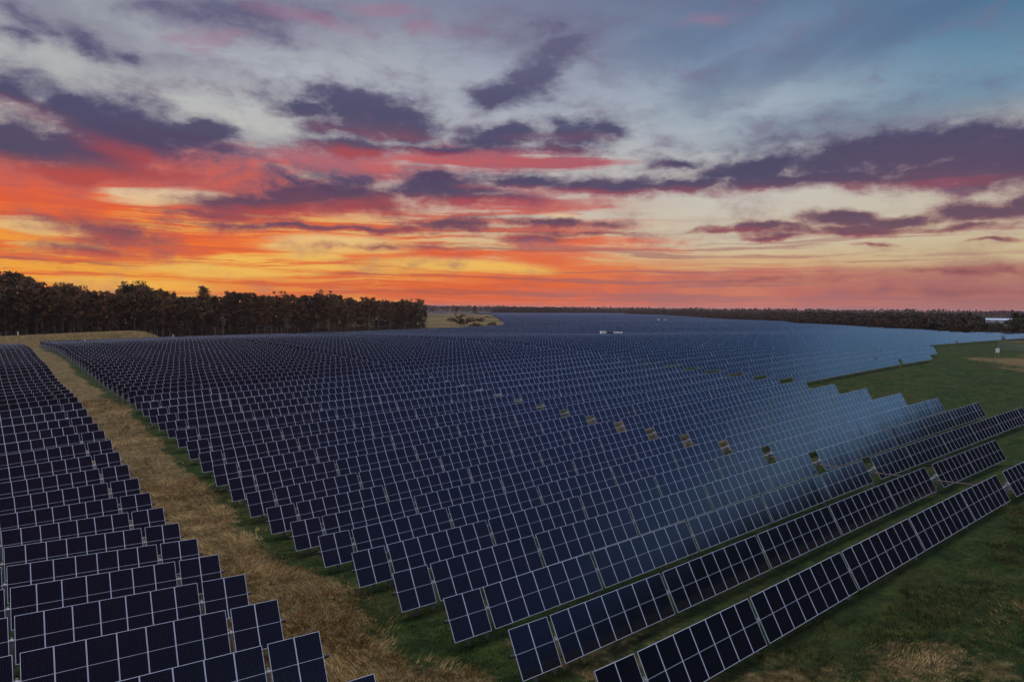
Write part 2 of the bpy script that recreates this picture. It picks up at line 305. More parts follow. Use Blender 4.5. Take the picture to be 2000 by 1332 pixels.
def keep(b,r,u):
    v=row_v(r)
    if v>vmax(u): return False
    if abs(u-261)<8 and abs(v-229)<8: return False
    if abs(u-652)<8 and abs(v-497)<8: return False
    if b<=0: return True
    if b==1: return r>=9
    if b==2: return r>=13 and (u<355 or v>vmin(u) or r<17)
    return (r>=13 and r<17 and u<420) or (v>vmin(u) and r>=17)
# ------------------------------------------------------------ materials
def newmat(name):
    m=bpy.data.materials.new(name); m.use_nodes=True; t=m.node_tree; b=t.nodes['Principled BSDF']; return m,t,b
def simple(name,col,rough=.6,metal=0.,var=.0,scale=3.,spec=.5):
    m,t,b=newmat(name); c=lin(col) if not isinstance(col[0],float) else col
    b.inputs['Roughness'].default_value=rough; b.inputs['Metallic'].default_value=metal; b.inputs['Specular IOR Level'].default_value=spec
    if var>0:
        tcn=t.nodes.new('ShaderNodeTexCoord'); n=t.nodes.new('ShaderNodeTexNoise'); n.inputs['Scale'].default_value=scale; n.inputs['Detail'].default_value=4
        t.links.new(tcn.outputs['Object'],n.inputs['Vector'])
        mp=t.nodes.new('ShaderNodeMapRange'); mp.inputs[1].default_value=.3; mp.inputs[2].default_value=.7; mp.inputs[3].default_value=1-var; mp.inputs[4].default_value=1+var
        t.links.new(n.outputs['Fac'],mp.inputs[0])
        mx=t.nodes.new('ShaderNodeVectorMath'); mx.operation='SCALE'; mx.inputs[0].default_value=c; t.links.new(mp.outputs[0],mx.inputs[3]); t.links.new(mx.outputs[0],b.inputs['Base Color'])
    else: b.inputs['Base Color'].default_value=(*c,1)
    return m
M_alu=simple('aluminium_frame',(.62,.66,.80),.45,.2,.10,.8)
M_steel=simple('galvanised_steel',(.30,.29,.29),.5,.4,.2,2.)
M_red=simple('primer_steel',(.20,.12,.12),.6,.2,.15,2.)
M_black=simple('black_plastic',(.02,.02,.022),.5)
M_back=simple('module_backsheet',(.30,.30,.32),.6)
def glass_mat(far=False,cells=True):
    m,t,b=newmat('far_panel' if far else 'solar_glass'); nd=t.nodes; lk=t.links
    def M(op,a,b_=None,c=None,cl=False):
        n=nd.new('ShaderNodeMath'); n.operation=op; n.use_clamp=cl
        for k,x in enumerate((a,b_,c)):
            if x is None: continue
            if isinstance(x,bpy.types.NodeSocket): lk.new(x,n.inputs[k])
            else: n.inputs[k].default_value=x
        return n.outputs[0]
    uv=nd.new('ShaderNodeUVMap'); uv.uv_map='UVMap'; sp=nd.new('ShaderNodeSeparateXYZ'); lk.new(uv.outputs[0],sp.inputs[0])
    u,v=sp.outputs[0],sp.outputs[1]
    def line(x,n,w):        # 1 on grid lines
        f=M('FRACT',M('MULTIPLY',x,n)); d=M('ABSOLUTE',M('SUBTRACT',f,.5)); return M('GREATER_THAN',d,.5-w)
    if not far and cells: cell=M('MAXIMUM',line(u,12,.05),line(v,24,.05))
    else: cell=M('MULTIPLY',u,0.)
    oi=nd.new('ShaderNodeObjectInfo'); gm=nd.new('ShaderNodeNewGeometry')
    nz=nd.new('ShaderNodeTexNoise'); nz.inputs['Scale'].default_value=.35; nz.inputs['Detail'].default_value=3; lk.new(gm.outputs['Position'],nz.inputs['Vector'])
    r1=nd.new('ShaderNodeMix'); r1.data_type='RGBA'; lk.new(M('ADD',M('MULTIPLY',oi.outputs['Random'],.5 if not far else 0.),M('MULTIPLY',nz.outputs['Fac'],.5)),r1.inputs[0])
    r1.inputs[6].default_value=(.0012,.0016,.0032,1); r1.inputs[7].default_value=(.0022,.0014,.0030,1)
    cm=nd.new('ShaderNodeMix'); cm.data_type='RGBA'; lk.new(M('MULTIPLY',cell,.8),cm.inputs[0]); lk.new(r1.outputs[2],cm.inputs[6]); cm.inputs[7].default_value=(.022,.034,.058,1)
    col=cm.outputs[2]; met=None
    if far:
        e=M('MAXIMUM',line(u,1,.020),M('GREATER_THAN',M('ABSOLUTE',M('SUBTRACT',v,.5)),.486))
        fm=nd.new('ShaderNodeMix'); fm.data_type='RGBA'; lk.new(e,fm.inputs[0]); lk.new(col,fm.inputs[6]); fm.inputs[7].default_value=(.24,.27,.36,1); col=fm.outputs[2]
    lk.new(col,b.inputs['Base Color'])
    # dusty glass: roughness drifts a little
    rr=nd.new('ShaderNodeMapRange'); lk.new(nz.outputs['Fac'],rr.inputs[0]); rr.inputs[3].default_value=.07; rr.inputs[4].default_value=.15; lk.new(rr.outputs[0],b.inputs['Roughness'])
    b.inputs['IOR'].default_value=1.75; b.inputs['Specular IOR Level'].default_value=.5
    return m
M_glass=glass_mat(); M_far=glass_mat(True); M_glass2=glass_mat(False,False)
# ------------------------------------------------------------ mesh helpers
def mesh_np(name,V,Fq,mats,mi=None,uv=None,smooth=False):
    me=bpy.data.meshes.new(name); V=np.asarray(V,np.float32); Fq=np.asarray(Fq,np.int32); n,k=Fq.shape
    me.vertices.add(len(V)); me.vertices.foreach_set('co',V.ravel())
    me.loops.add(n*k); me.loops.foreach_set('vertex_index',Fq.ravel())
    me.polygons.add(n); me.polygons.foreach_set('loop_start',np.arange(n,dtype=np.int32)*k)
    if mi is not None: me.polygons.foreach_set('material_index',np.asarray(mi,np.int32))
    if smooth: me.polygons.foreach_set('use_smooth',np.ones(n,bool))
    if uv is not None:
        l=me.uv_layers.new(name='UVMap'); l.data.foreach_set('uv',np.asarray(uv,np.float32).ravel())
    for m in mats: me.materials.append(m)
    me.update(calc_edges=True); me.validate(); return me
BOXF=np.array([[0,3,2,1],[4,5,6,7],[0,1,5,4],[1,2,6,5],[2,3,7,6],[3,0,4,7]])
def boxv(x0,x1,y0,y1,z0,z1):
    return np.array([[x0,y0,z0],[x1,y0,z0],[x1,y1,z0],[x0,y1,z0],[x0,y0,z1],[x1,y0,z1],[x1,y1,z1],[x0,y1,z1]],float)
class MB:
    def __init__(s): s.v=[];s.f=[];s.m=[];s.n=0
    def add(s,V,F_,m=0):
        V=np.asarray(V,float);F_=np.asarray(F_)
        s.v.append(V); s.f+= [tuple(int(i)+s.n for i in q) for q in F_]; s.m+=[m]*len(F_); s.n+=len(V); return s
    def box(s,x0,x1,y0,y1,z0,z1,m=0,M=None):
        V=boxv(x0,x1,y0,y1,z0,z1)
        if M is not None: V=V@np.array(M.to_3x3()).T+np.array(M.translation)
        return s.add(V,BOXF,m)
    def tube(s,pts,rad,k=8,m=0,cap=True):
        pts=[Vector(p) for p in pts]; rad=rad if hasattr(rad,'__len__') else [rad]*len(pts); rings=[]
        for i,p in enumerate(pts):
            d=(pts[min(i+1,len(pts)-1)]-pts[max(i-1,0)]).normalized()
            a=d.cross(Vector((0,0,1))) if abs(d.z)<.95 else d.cross(Vector((1,0,0))); a.normalize(); b=d.cross(a)
            rings.append([p+(a*math.cos(6.28318*j/k)+b*math.sin(6.28318*j/k))*rad[i] for j in range(k)])
        V=[q for r in rings for q in r]; F_=[]
        for i in range(len(pts)-1):
            for j in range(k): F_.append((i*k+j,i*k+(j+1)%k,(i+1)*k+(j+1)%k,(i+1)*k+j))
        if cap: F_.append(tuple(range(k))[::-1]); F_.append(tuple((len(pts)-1)*k+j for j in range(k)))
        base=s.n; s.v.append(np.array([list(q) for q in V])); s.f+=[tuple(i+base for i in q) for q in F_]; s.m+=[m]*len(F_); s.n+=len(V); return s
    def mesh(s,name,mats,smooth=False):
        me=bpy.data.meshes.new(name); me.from_pydata(np.concatenate(s.v).tolist(),[],s.f)
        for m in mats: me.materials.append(m)
        me.polygons.foreach_set('material_index',np.array(s.m,np.int32))
        if smooth: me.polygons.foreach_set('use_smooth',np.ones(len(s.m),bool))
        me.update(); return me
def link(name,me,parent=None,loc=None,M=None):
    o=bpy.data.objects.new(name,me); C.objects.link(o)
    if parent is not None: o.parent=parent
    if M is not None: o.matrix_local=M
    elif loc is not None: o.location=loc
    return o
def tag(o,label=None,cat=None,group=None,kind=None):
    if label: o['label']=label
    if cat: o['category']=cat
    if group: o['group']=group
    if kind: o['kind']=kind
    return o
# one module, axis at the middle of its length: x across, y up the slope, z out of the glass
mw=(W_-.010)/2; ml=1.1
def module_mesh():
    V=[];Fa=[];mi=[];uv=[]
    def quad(p,m,t=((0,0),(1,0),(1,1),(0,1))):
        n=len(V); V.extend(p); Fa.append((n,n+1,n+2,n+3)); mi.append(m); uv.append(t)
    fr=.018
    quad([(-mw+fr,-ml+fr,.0),(mw-fr,-ml+fr,.0),(mw-fr,ml-fr,.0),(-mw+fr,ml-fr,.0)],0)
    quad([(-mw+fr,-.007,.003),(mw-fr,-.007,.003),(mw-fr,.007,.003),(-mw+fr,.007,.003)],1)
    def bx(x0,x1,y0,y1,z0,z1,m):
        b=boxv(x0,x1,y0,y1,z0,z1)
        for f in BOXF: quad([tuple(b[i]) for i in f],m)
    bx(-mw,-mw+fr,-ml,ml,-.03,.006,1); bx(mw-fr,mw,-ml,ml,-.03,.006,1)
    bx(-mw+fr,mw-fr,-ml,-ml+fr,-.03,.006,1); bx(-mw+fr,mw-fr,ml-fr,ml,-.03,.006,1)
    quad([(-mw+fr,ml-fr,-.012),(mw-fr,ml-fr,-.012),(mw-fr,-ml+fr,-.012),(-mw+fr,-ml+fr,-.012)],2)
    bx(-.1,.1,.25,.31,-.04,-.014,3)
    return mesh_np('solar_module',V,Fa,[M_glass,M_alu,M_back,M_black],mi,uv)
ME_mod=module_mesh()
rnd=random.Random(5)
ORD=['nearest','second nearest','third nearest','fourth nearest','fifth nearest','sixth nearest','seventh nearest','eighth nearest','ninth nearest','tenth nearest','eleventh nearest','twelfth nearest']
def ordn(k):
    if k<len(ORD): return ORD[k]
    k+=1; suf='th' if 10<k%100<14 else {1:'st',2:'nd',3:'rd'}.get(k%10,'th'); return '%d%s nearest'%(k,suf)
ME_post=MB().box(-.09,.09,-.085,-.075,-2.6,-.12).box(-.09,.09,.075,.085,-2.6,-.12).box(-.006,.006,-.075,.075,-2.6,-.12).mesh('post',[M_steel])
def bearing_mesh():
    b=MB(); b.tube([(-.05,0,0),(.05,0,0)],.125,12); b.box(-.045,.045,-.10,.10,-.2,-.11); b.box(-.04,.04,-.03,.03,.11,.17); return b.mesh('bearing',[M_steel])
ME_bear=bearing_mesh()
def gear_mesh():
    b=MB(); b.tube([(-.22,0,0),(.22,0,0)],.17,14,0); b.tube([(-.16,0,0),(.16,0,0)],.23,14,0); b.box(-.17,.17,-.16,.16,-.42,-.14,0); b.tube([(0,-.3,-.3),(0,.3,-.3)],.075,10,0); b.tube([(0,0,.1),(0,0,.31)],.06,8,0)
    return b.mesh('gear_drive',[M_steel])
ME_gear=gear_mesh()
ME_cap=MB().tube([(-.22,0,0),(0,0,0)],.085,12,0).tube([(0,0,0),(.1,0,0)],.062,12,1).mesh('end_cap',[M_black,M_steel])
ct_,st_=math.cos(TILT),math.sin(TILT)
def seg_frame(u0,n,v):
    """world matrix of a rigid segment: origin at its left end on the tube axis"""
    u1=u0+n*W_; z0,z1=float(axis_z(u0,v)),float(axis_z(u1,v)); sl=math.atan2(z1-z0,u1-u0)
    return z0,z1,sl
def mod_matrix(uc,v,z,sl,tilt):
    return Matrix.Translation((uc,v,z))@Matrix.Rotation(-sl,4,'Y')@Matrix.Rotation(tilt,4,'X')@Matrix.Translation((0,0,.075))
def segments(b,r):
    if b<0:
        out=[]; c=U0+SK*row_v(r)-LW
        for n in ([2,7,8,7] if r<=18 else [2,7,8]): c-=n*W_; out.append((c,n)); c-=GAP
        return out,None
    st=start_u(b,r); segs,e,_=block_segments(st)
    if r==0 and b==0: segs=segs[:8]
    if r==1 and b==0: segs=segs[:8]
    if r==9 and b==1: segs=segs[:8]
    if r==10 and b==1: segs=segs[:10]
    out=[]
    for (c,n) in segs:
        ks=[k for k in range(n) if keep(b,r,c+(k+.5)*W_)]
        if ks: out.append((c+ks[0]*W_,len(ks)))
    return out,e
def build_near(b,r):
    v=row_v(r); segs,e=segments(b,r); tj=rnd.gauss(0,.35)*R_(1)
    if not segs: return None
    uS=min(c for c,n in segs); z0=float(axis_z(uS,v))
    root=bpy.data.objects.new('solar_tracker_row',None); C.objects.link(root); root.location=(uS,v,z0-TUBE); root.empty_display_size=.5
    inv=Matrix.Translation((-uS,-v,-(z0-TUBE)))
    zz=[]
    for (c,n) in sorted(segs):
        a,z1,sl=seg_frame(c,n,v); zz.append((c,a,c+n*W_,z1))
        for k in range(n):
            uc=c+(k+.5)*W_; z=a+(z1-a)*(k+.5)/n
            link('solar_module',ME_mod,root,M=inv@mod_matrix(uc,v,z,sl,TILT+tj+rnd.gauss(0,.22)*R_(1)))
    # torque tube
    pts=[]
    for (c,a,c2,z1) in zz: pts+= [(c-uS-.1,0,a-z0+TUBE),(c2-uS+.1,0,z1-z0+TUBE)]
    link('torque_tube',MB().tube(pts,.065,10).mesh('torque_tube',[M_steel]),root)
    for i,(c,a,c2,z1) in enumerate(zz):
        if i:
            pc,pz=(zz[i-1][2]+c)/2,(zz[i-1][3]+a)/2
            if c-zz[i-1][2]>1:
                g=link('gear_drive',ME_gear,root,loc=(pc+.45-uS,0,pz-z0+TUBE)); link('post',ME_post,root,loc=(pc+.45-uS,0,pz-z0+TUBE))
            else:
                link('post',ME_post,root,loc=(pc-uS,0,pz-z0+TUBE)); link('bearing',ME_bear,root,loc=(pc-uS,0,pz-z0+TUBE))
    # free ends
    if b>=0: link('end_cap',ME_cap,root,loc=(zz[0][0]-uS-.04,0,TUBE)); link('post',ME_post,root,loc=(1.3,0,TUBE))
    else: o=link('end_cap',ME_cap,root,loc=(zz[-1][2]-uS+.04,0,zz[-1][3]-z0+TUBE)); o.rotation_euler=(0,0,math.pi); link('post',ME_post,root,loc=(zz[-1][2]-uS-1.3,0,zz[-1][3]-z0+TUBE))
    return root
# simplified module for rows whose modules are a few pixels wide: same outline, frame and mid rail, no separate objects
fr=.0125
_q=[]; _m=[]
def _qd(x0,x1,y0,y1,z,m,back=False):
    p=[(x0,y0,z),(x1,y0,z),(x1,y1,z),(x0,y1,z)]
    _q.append(p[::-1] if back else p); _m.append(m)
_qd(-mw+fr,mw-fr,-ml+fr,ml-fr,0,0); _qd(-mw,-mw+fr,-ml,ml,.004,1); _qd(mw-fr,mw,-ml,ml,.004,1); _qd(-mw+fr,mw-fr,-ml,-ml+fr,.004,1); _qd(-mw+fr,mw-fr,ml-fr,ml,.004,1)
_qd(-mw+fr,mw-fr,-.005,.005,.003,1); _qd(-mw,mw,-ml,ml,-.03,2,True)
_q+= [[(-mw,ml,-.03),(-mw,ml,.004),(mw,ml,.004),(mw,ml,-.03)],[(-mw,-ml,-.03),(-mw,-ml,.004),(-mw,ml,.004),(-mw,ml,-.03)],[(mw,-ml,-.03),(mw,ml,-.03),(mw,ml,.004),(mw,-ml,.004)]]; _m+=[1,1,1]
MQ=np.array(_q,float); MM=np.array(_m)   # (10,4,3)
def build_far(b,r,detail=True):
    v=row_v(r); segs,e=segments(b,r); tj=rnd.gauss(0,.35)*R_(1)
    if not segs: return None
    Vs=[];Fs=[];ms=[];uvs=[];n0=0
    def add(V,m,uv):
        nonlocal n0
        k=len(V)//4; Vs.append(V); Fs.append(np.arange(n0,n0+len(V)).reshape(-1,4)); ms.extend(m); uvs.append(uv); n0+=len(V)
    uS=min(c for c,n in segs); z0=float(axis_z(uS,v)); sq=np.tile(np.array([[0,0],[1,0],[1,1],[0,1]],float),(len(MQ),1))
    org=np.array([uS,v,z0-TUBE])
    for (c,n) in segs:
        a,z1,sl=seg_frame(c,n,v)
        for k in range(n):
            M=mod_matrix(c+(k+.5)*W_,v,a+(z1-a)*(k+.5)/n,sl,TILT+tj+rnd.gauss(0,.25)*R_(1))
            V=MQ.reshape(-1,3)@np.array(M.to_3x3()).T+np.array(M.translation)-org
            add(V,MM,sq)
        tv=boxv(c-.15,c+n*W_+.15,-.06,.06,-.06,.06); tv[:,2]+=np.where(tv[:,0]<c+.1,a,z1)-z0+TUBE; tv[:,0]-=uS
        add(tv[BOXF].reshape(-1,3),[3]*6,np.zeros((24,2)))
        pv=boxv(c-GAP/2-.07,c-GAP/2+.07,-.07,.07,-1.9,0.08); pv[:,2]+=a-z0+TUBE; pv[:,0]-=uS
        add(pv[BOXF].reshape(-1,3),[3]*6,np.zeros((24,2)))
    me=mesh_np('solar_tracker_row',np.concatenate(Vs),np.concatenate(Fs),[M_glass2,M_alu,M_back,M_steel],ms,np.concatenate(uvs))
    return link('solar_tracker_row',me,loc=tuple(org))
BN={-1:'left of the tan grass lane',0:'right of the tan grass lane',1:'in the second block from the lane',2:'in the third block from the lane',3:'in the fourth block from the lane',4:'in the fifth block from the lane'}
GN={-1:'tracker rows left of the grass lane',0:'tracker rows of the first block right of the lane',1:'tracker rows of the second block',2:'tracker rows of the third block',3:'tracker rows of the fourth block',4:'tracker rows of the fifth block'}
NT=0
def tag_row(o,b,r,k):
    global NT
    NT+=1
    look='dark blue solar panel row' if b>=0 else 'tilted dark solar panel row'
    tag(o,'%s, the %s %s'%(look,ordn(k),BN[b]),'solar panel row',GN[b])
cnt={}
def one(b,r,near):
    o=build_near(b,r) if near else build_far(b,r)
    if o is not None:
        k=cnt.get(b,0); cnt[b]=k+1; tag_row(o,b,r,k)
for r in range(1,19): one(-1,r,True)
for r in range(0,19): one(0,r,True)
for r in range(19,51): one(-1,r,False)
for r in range(19,57): one(0,r,False)
for r in range(9,61): one(1,r,False)
for r in range(13,70): one(2,r,False)
for r in range(13,17): one(3,r,False)
for r in range(17,78): one(3,r,False)
done4=set()
for r in range(20,300):
    if NT>=299: break
    s_,_=segments(4,r)
    if s_: one(4,r,False); done4.add(r)
# everything farther: one mass
def distant():
    Vs=[];uvs=[];ms=[]
    for r in range(17,206):
        v=row_v(r)
        for b in range(0,14):
            if (b==0 and r<57) or (b==1 and r<61) or (b==2 and r<70) or (b==3 and r<78) or (b==4 and r in done4) : continue
            if start_u(b,r)>1500: continue
            segs,_=segments(b,r)
            for (c,n) in segs:
                a,z1,sl=seg_frame(c,n,v); c2=c+n*W_; tj=TILT+rnd.gauss(0,.5)*R_(1); y,z=ml*math.cos(tj),ml*math.sin(tj)
                Vs+= [(c,v-y,a-z),(c2,v-y,z1-z),(c2,v+y,z1+z),(c,v+y,a+z)]; uvs+=[(0,0),(n,0),(n,1),(0,1)]; ms.append(0)
                Vs+= [(c,v+y+.03,a+z-.02),(c2,v+y+.03,z1+z-.02),(c2,v-y+.03,z1-z-.02),(c,v-y+.03,a-z-.02)]; uvs+=[(0,0)]*4; ms.append(1)
    V=np.array(Vs); me=mesh_np('distant_solar_rows',V,np.arange(len(V)).reshape(-1,4),[M_far,M_back],ms,uvs)
    return tag(link('distant_solar_rows',me),'countless far rows of solar panels merging into a blue sheet toward the horizon','solar panels',kind='stuff')
distant()
# driveline shafts linking neighbouring rows through the drive gaps
def shaft(r):
    u=start_u(0,r)+_e+MG/2+.45; ub=start_u(0,r+1)+_e+MG/2+.45
    v0,v1=row_v(r),row_v(r+1); za,zb=float(axis_z(u,v0))-.3,float(axis_z(ub,v1))-.3
    m=MB(); a=Vector((0,.3,0)); b_=Vector((ub-u,v1-v0-.3,zb-za))
    m.tube([a,b_],.05,8); m.tube([a,a+Vector((0,.16,0))],.085,8); m.tube([b_-Vector((0,.16,0)),b_],.085,8)
    o=link('drive_shaft',m.mesh('drive_shaft',[M_red]),loc=(u,v0,za))
    tag(o,'reddish steel drive shaft in the %s opening of the first drive gap'%ordn(r),'drive shaft','drive shafts linking the tracker rows')
for r in range(0,14): shaft(r)
# ------------------------------------------------------------ ground
def axis_lines(a,fine):
    return np.array(a)
gu=np.unique(np.concatenate([-np.geomspace(60,9000,22)[::-1],np.arange(-60,0,3),np.arange(0,60,.9),np.arange(60,200,1.7),np.arange(200,480,6),np.arange(480,1500,40),np.geomspace(1500,9500,14)]))
gv=np.unique(np.concatenate([-np.geomspace(40,3000,14)[::-1],np.arange(-40,0,2.5),np.arange(0,60,.9),np.arange(60,160,1.7),np.arange(160,350,2.5),np.arange(350,460,6),np.arange(460,1600,40),np.geomspace(1600,9500,16)]))
UU,VV=np.meshgrid(gu,gv)
def lane_u(v): return U0+SK*v       # right edge of the lane
def dry_mask(u,v):
    """how dry (tan) the grass is, 0..1, as seen in the photograph"""
    e=lane_u(v); n=fbm(u*.35+3,v*.16+9,4); n2=fbm(u*.12+50,v*.1+20,4)
    # distance left of the A rows: green strip of 1-2 m beside them
    lane=1/(1+np.exp(-((e-.35-.9*(n-.5)*4-1.3*(n2-.4)*2)-u)/.5))
    lane*=1/(1+np.exp(-(u-(e-LW-3.5))/.7))
    lane*=np.clip((n2-.12)*6,.35,1)
    near=np.exp(-(((u-44)/9)**2+((v-8.5)/4.2)**2)**2)*1.0          # tan patch, lower right
    near+=np.exp(-(((u-37)/4)**2+((v-13)/2.0)**2)**1)*.6
    fld=np.clip((fbm(u*.05+8,v*.05+2,5)-.52)*6,0,1)*.6
    far=1/(1+np.exp(-(v-300)/9)); rd=np.exp(-((v-np.interp(u,[205,230,260,300,420],[48,55,60,66,70]))/5.5)**2)/(1+np.exp(-(u-216)/6))
    d=lane+near*.6*np.clip((n-.2)*3,0,1)+fld*(u>lane_u(v)+3)+far*(.2+.42*fbm(u*.02,v*.02,4))+.3*far*(u<100)*(v<345)+rd*.5
    return np.clip(d,0,1)
def road_c(u): return 58-.10*(u-170)+.0006*(u-170)**2
z=ground_z(UU,VV)+(fbm(UU*.5,VV*.5,3)-.5)*.12*(np.abs(VV)<400)
gm_=dry_mask(UU,VV)
nV=len(gv); nU=len(gu); idx=np.arange(nV*nU).reshape(nV,nU)
Fg=np.stack([idx[:-1,:-1],idx[:-1,1:],idx[1:,1:],idx[1:,:-1]],-1).reshape(-1,4)
M_ground,t,b=newmat('field_grass'); nd=t.nodes; lk=t.links
at_=nd.new('ShaderNodeAttribute'); at_.attribute_name='zone'; sx=nd.new('ShaderNodeSeparateColor'); lk.new(at_.outputs['Color'],sx.inputs[0])
tcg=nd.new('ShaderNodeTexCoord')
def gnoise(scale,detail=6,rough=.6,sv=(1,1,1),dist=0):
    mp=nd.new('ShaderNodeMapping'); mp.inputs['Scale'].default_value=sv; lk.new(tcg.outputs['Object'],mp.inputs[0])
    n=nd.new('ShaderNodeTexNoise'); n.inputs['Scale'].default_value=scale; n.inputs['Detail'].default_value=detail; n.inputs['Roughness'].default_value=rough; n.inputs['Distortion'].default_value=dist; lk.new(mp.outputs[0],n.inputs[0]); return n.outputs['Fac']
def gmr(x,lo,hi,a=0.,b_=1.):
    n=nd.new('ShaderNodeMapRange'); lk.new(x,n.inputs[0]); n.inputs[1].default_value=lo; n.inputs[2].default_value=hi; n.inputs[3].default_value=a; n.inputs[4].default_value=b_; return n.outputs[0]
def gmix(f,a,b_):
    n=nd.new('ShaderNodeMix'); n.data_type='RGBA'
    if isinstance(f,bpy.types.NodeSocket): lk.new(f,n.inputs[0])
    else: n.inputs[0].default_value=f
    for s_,i in ((a,6),(b_,7)):
        if isinstance(s_,bpy.types.NodeSocket): lk.new(s_,n.inputs[i])
        else: n.inputs[i].default_value=(*s_,1)
    return n.outputs[2]
nA=gnoise(.9,8,.65); nB=gnoise(.12,6,.6); nC=gnoise(7,6,.7); nD=gnoise(1.4,7,.65,(1,.45,1),1.2)
GREEN=(.017,.032,.007); GREEN2=(.040,.060,.011); TAN=(.24,.155,.064); TAN2=(.10,.068,.028); BROWN=(.07,.042,.020)
nE=gnoise(.33,6,.6,(1,1.8,1),.6); gr=gmix(gmr(nA,.38,.60),GREEN,GREEN2); gr=gmix(gmr(nE,.50,.62,0,.55),gr,(.014,.022,.006)); gr=gmix(gmr(nE,.48,.36,0,.5),gr,(.075,.066,.022)); gr=gmix(gmr(nB,.45,.68,0,.6),gr,(.055,.050,.016))
tn=gmix(gmr(nD,.36,.64),TAN2,TAN); tn=gmix(gmr(nB,.52,.68,0,.55),tn,BROWN)
zn=nd.new('ShaderNodeMath'); zn.operation='ADD'; lk.new(sx.outputs[0],zn.inputs[0]); lk.new(gmr(nA,.3,.7,-.28,.28),zn.inputs[1])
gc=gmix(gmr(zn.outputs[0],.35,.65),gr,tn)
# far land: woods and fields
wd=gmix(gmr(gnoise(.004,6,.6),.42,.58),(.030,.028,.030),(.055,.05,.045))
gc=gmix(sx.outputs[1],gc,wd)
dk=nd.new('ShaderNodeVectorMath'); dk.operation='SCALE'; lk.new(gc,dk.inputs[0]); nG=gnoise(2.1,5,.75); mg=nd.new('ShaderNodeMath'); mg.operation='MULTIPLY'; lk.new(gmr(nC,.3,.7,.65,1.35),mg.inputs[0]); lk.new(gmr(nG,.36,.64,.62,1.38),mg.inputs[1]); lk.new(mg.outputs[0],dk.inputs[3])
lk.new(dk.outputs[0],b.inputs['Base Color']); b.inputs['Roughness'].default_value=.95; b.inputs['Specular IOR Level'].default_value=.1
bp=nd.new('ShaderNodeBump'); bp.inputs['Strength'].default_value=1.; bp.inputs['Distance'].default_value=.25
ad=nd.new('ShaderNodeMath'); ad.operation='ADD'; lk.new(nC,ad.inputs[0]); lk.new(nD,ad.inputs[1]); lk.new(ad.outputs[0],bp.inputs['Height']); lk.new(bp.outputs[0],b.inputs['Normal'])
me=mesh_np('ground',np.stack([UU,VV,z],-1).reshape(-1,3),Fg,[M_ground],smooth=True)
ca=me.color_attributes.new('zone','FLOAT_COLOR','POINT')
farm=np.clip((np.hypot(UU,VV)-900)/500,0,1)*(1-((VV<1160)&(VV>350)&(UU<1400)&(UU>300)))
_wl=np.array([[at(x,640,d).x,at(x,640,d).y] for x,d in ((-200,346),(-40,350),(300,360),(450,373),(600,398),(650,413),(700,448),(835,478))]); _wl=_wl[np.argsort(_wl[:,0])]
wood=(VV>np.interp(UU,_wl[:,0],_wl[:,1])-1)&(UU<_wl[-1,0])&(VV<900)&(UU>-260)
farm=np.maximum(farm,wood*1.0)
right_=(VV<np.interp(UU,[346,386,432,559,660,1083,1400],[98,124,153,290,358,818,1150])-12)&(UU>352)&(VV>np.interp(UU,[352,400,600],[70,20,-200]))
farm=np.maximum(farm,right_*1.0)
ca.data.foreach_set('color',np.stack([gm_,farm,gm_*0,gm_*0+1],-1).astype(np.float32).ravel())
tag(link('ground',me),'rolling grass field, green with tan dry patches',kind='structure')
# gravel road at the right
M_grav=simple('gravel',(.20,.135,.115),.95,0,.25,.8,.1)
uu=np.arange(205,420,4.); vc=np.interp(uu,[205,230,260,300,420],[46,52,56,60,64]); hw=np.interp(uu,[205,420],[3.2,3.6]); V=[]
for a,b_,h in zip(uu,vc,hw):
    for s_ in (-1,-.33,.33,1): V.append((a,b_+s_*h,float(ground_z(a,b_+s_*h))+.10))
n_=len(uu); Fr=[(i*4+j,(i+1)*4+j,(i+1)*4+j+1,i*4+j+1) for i in range(n_-1) for j in range(3)]
tag(link('gravel_road',mesh_np('gravel_road',V,Fr,[M_grav],smooth=True)),'brownish gravel track curving in at the right edge',kind='structure')
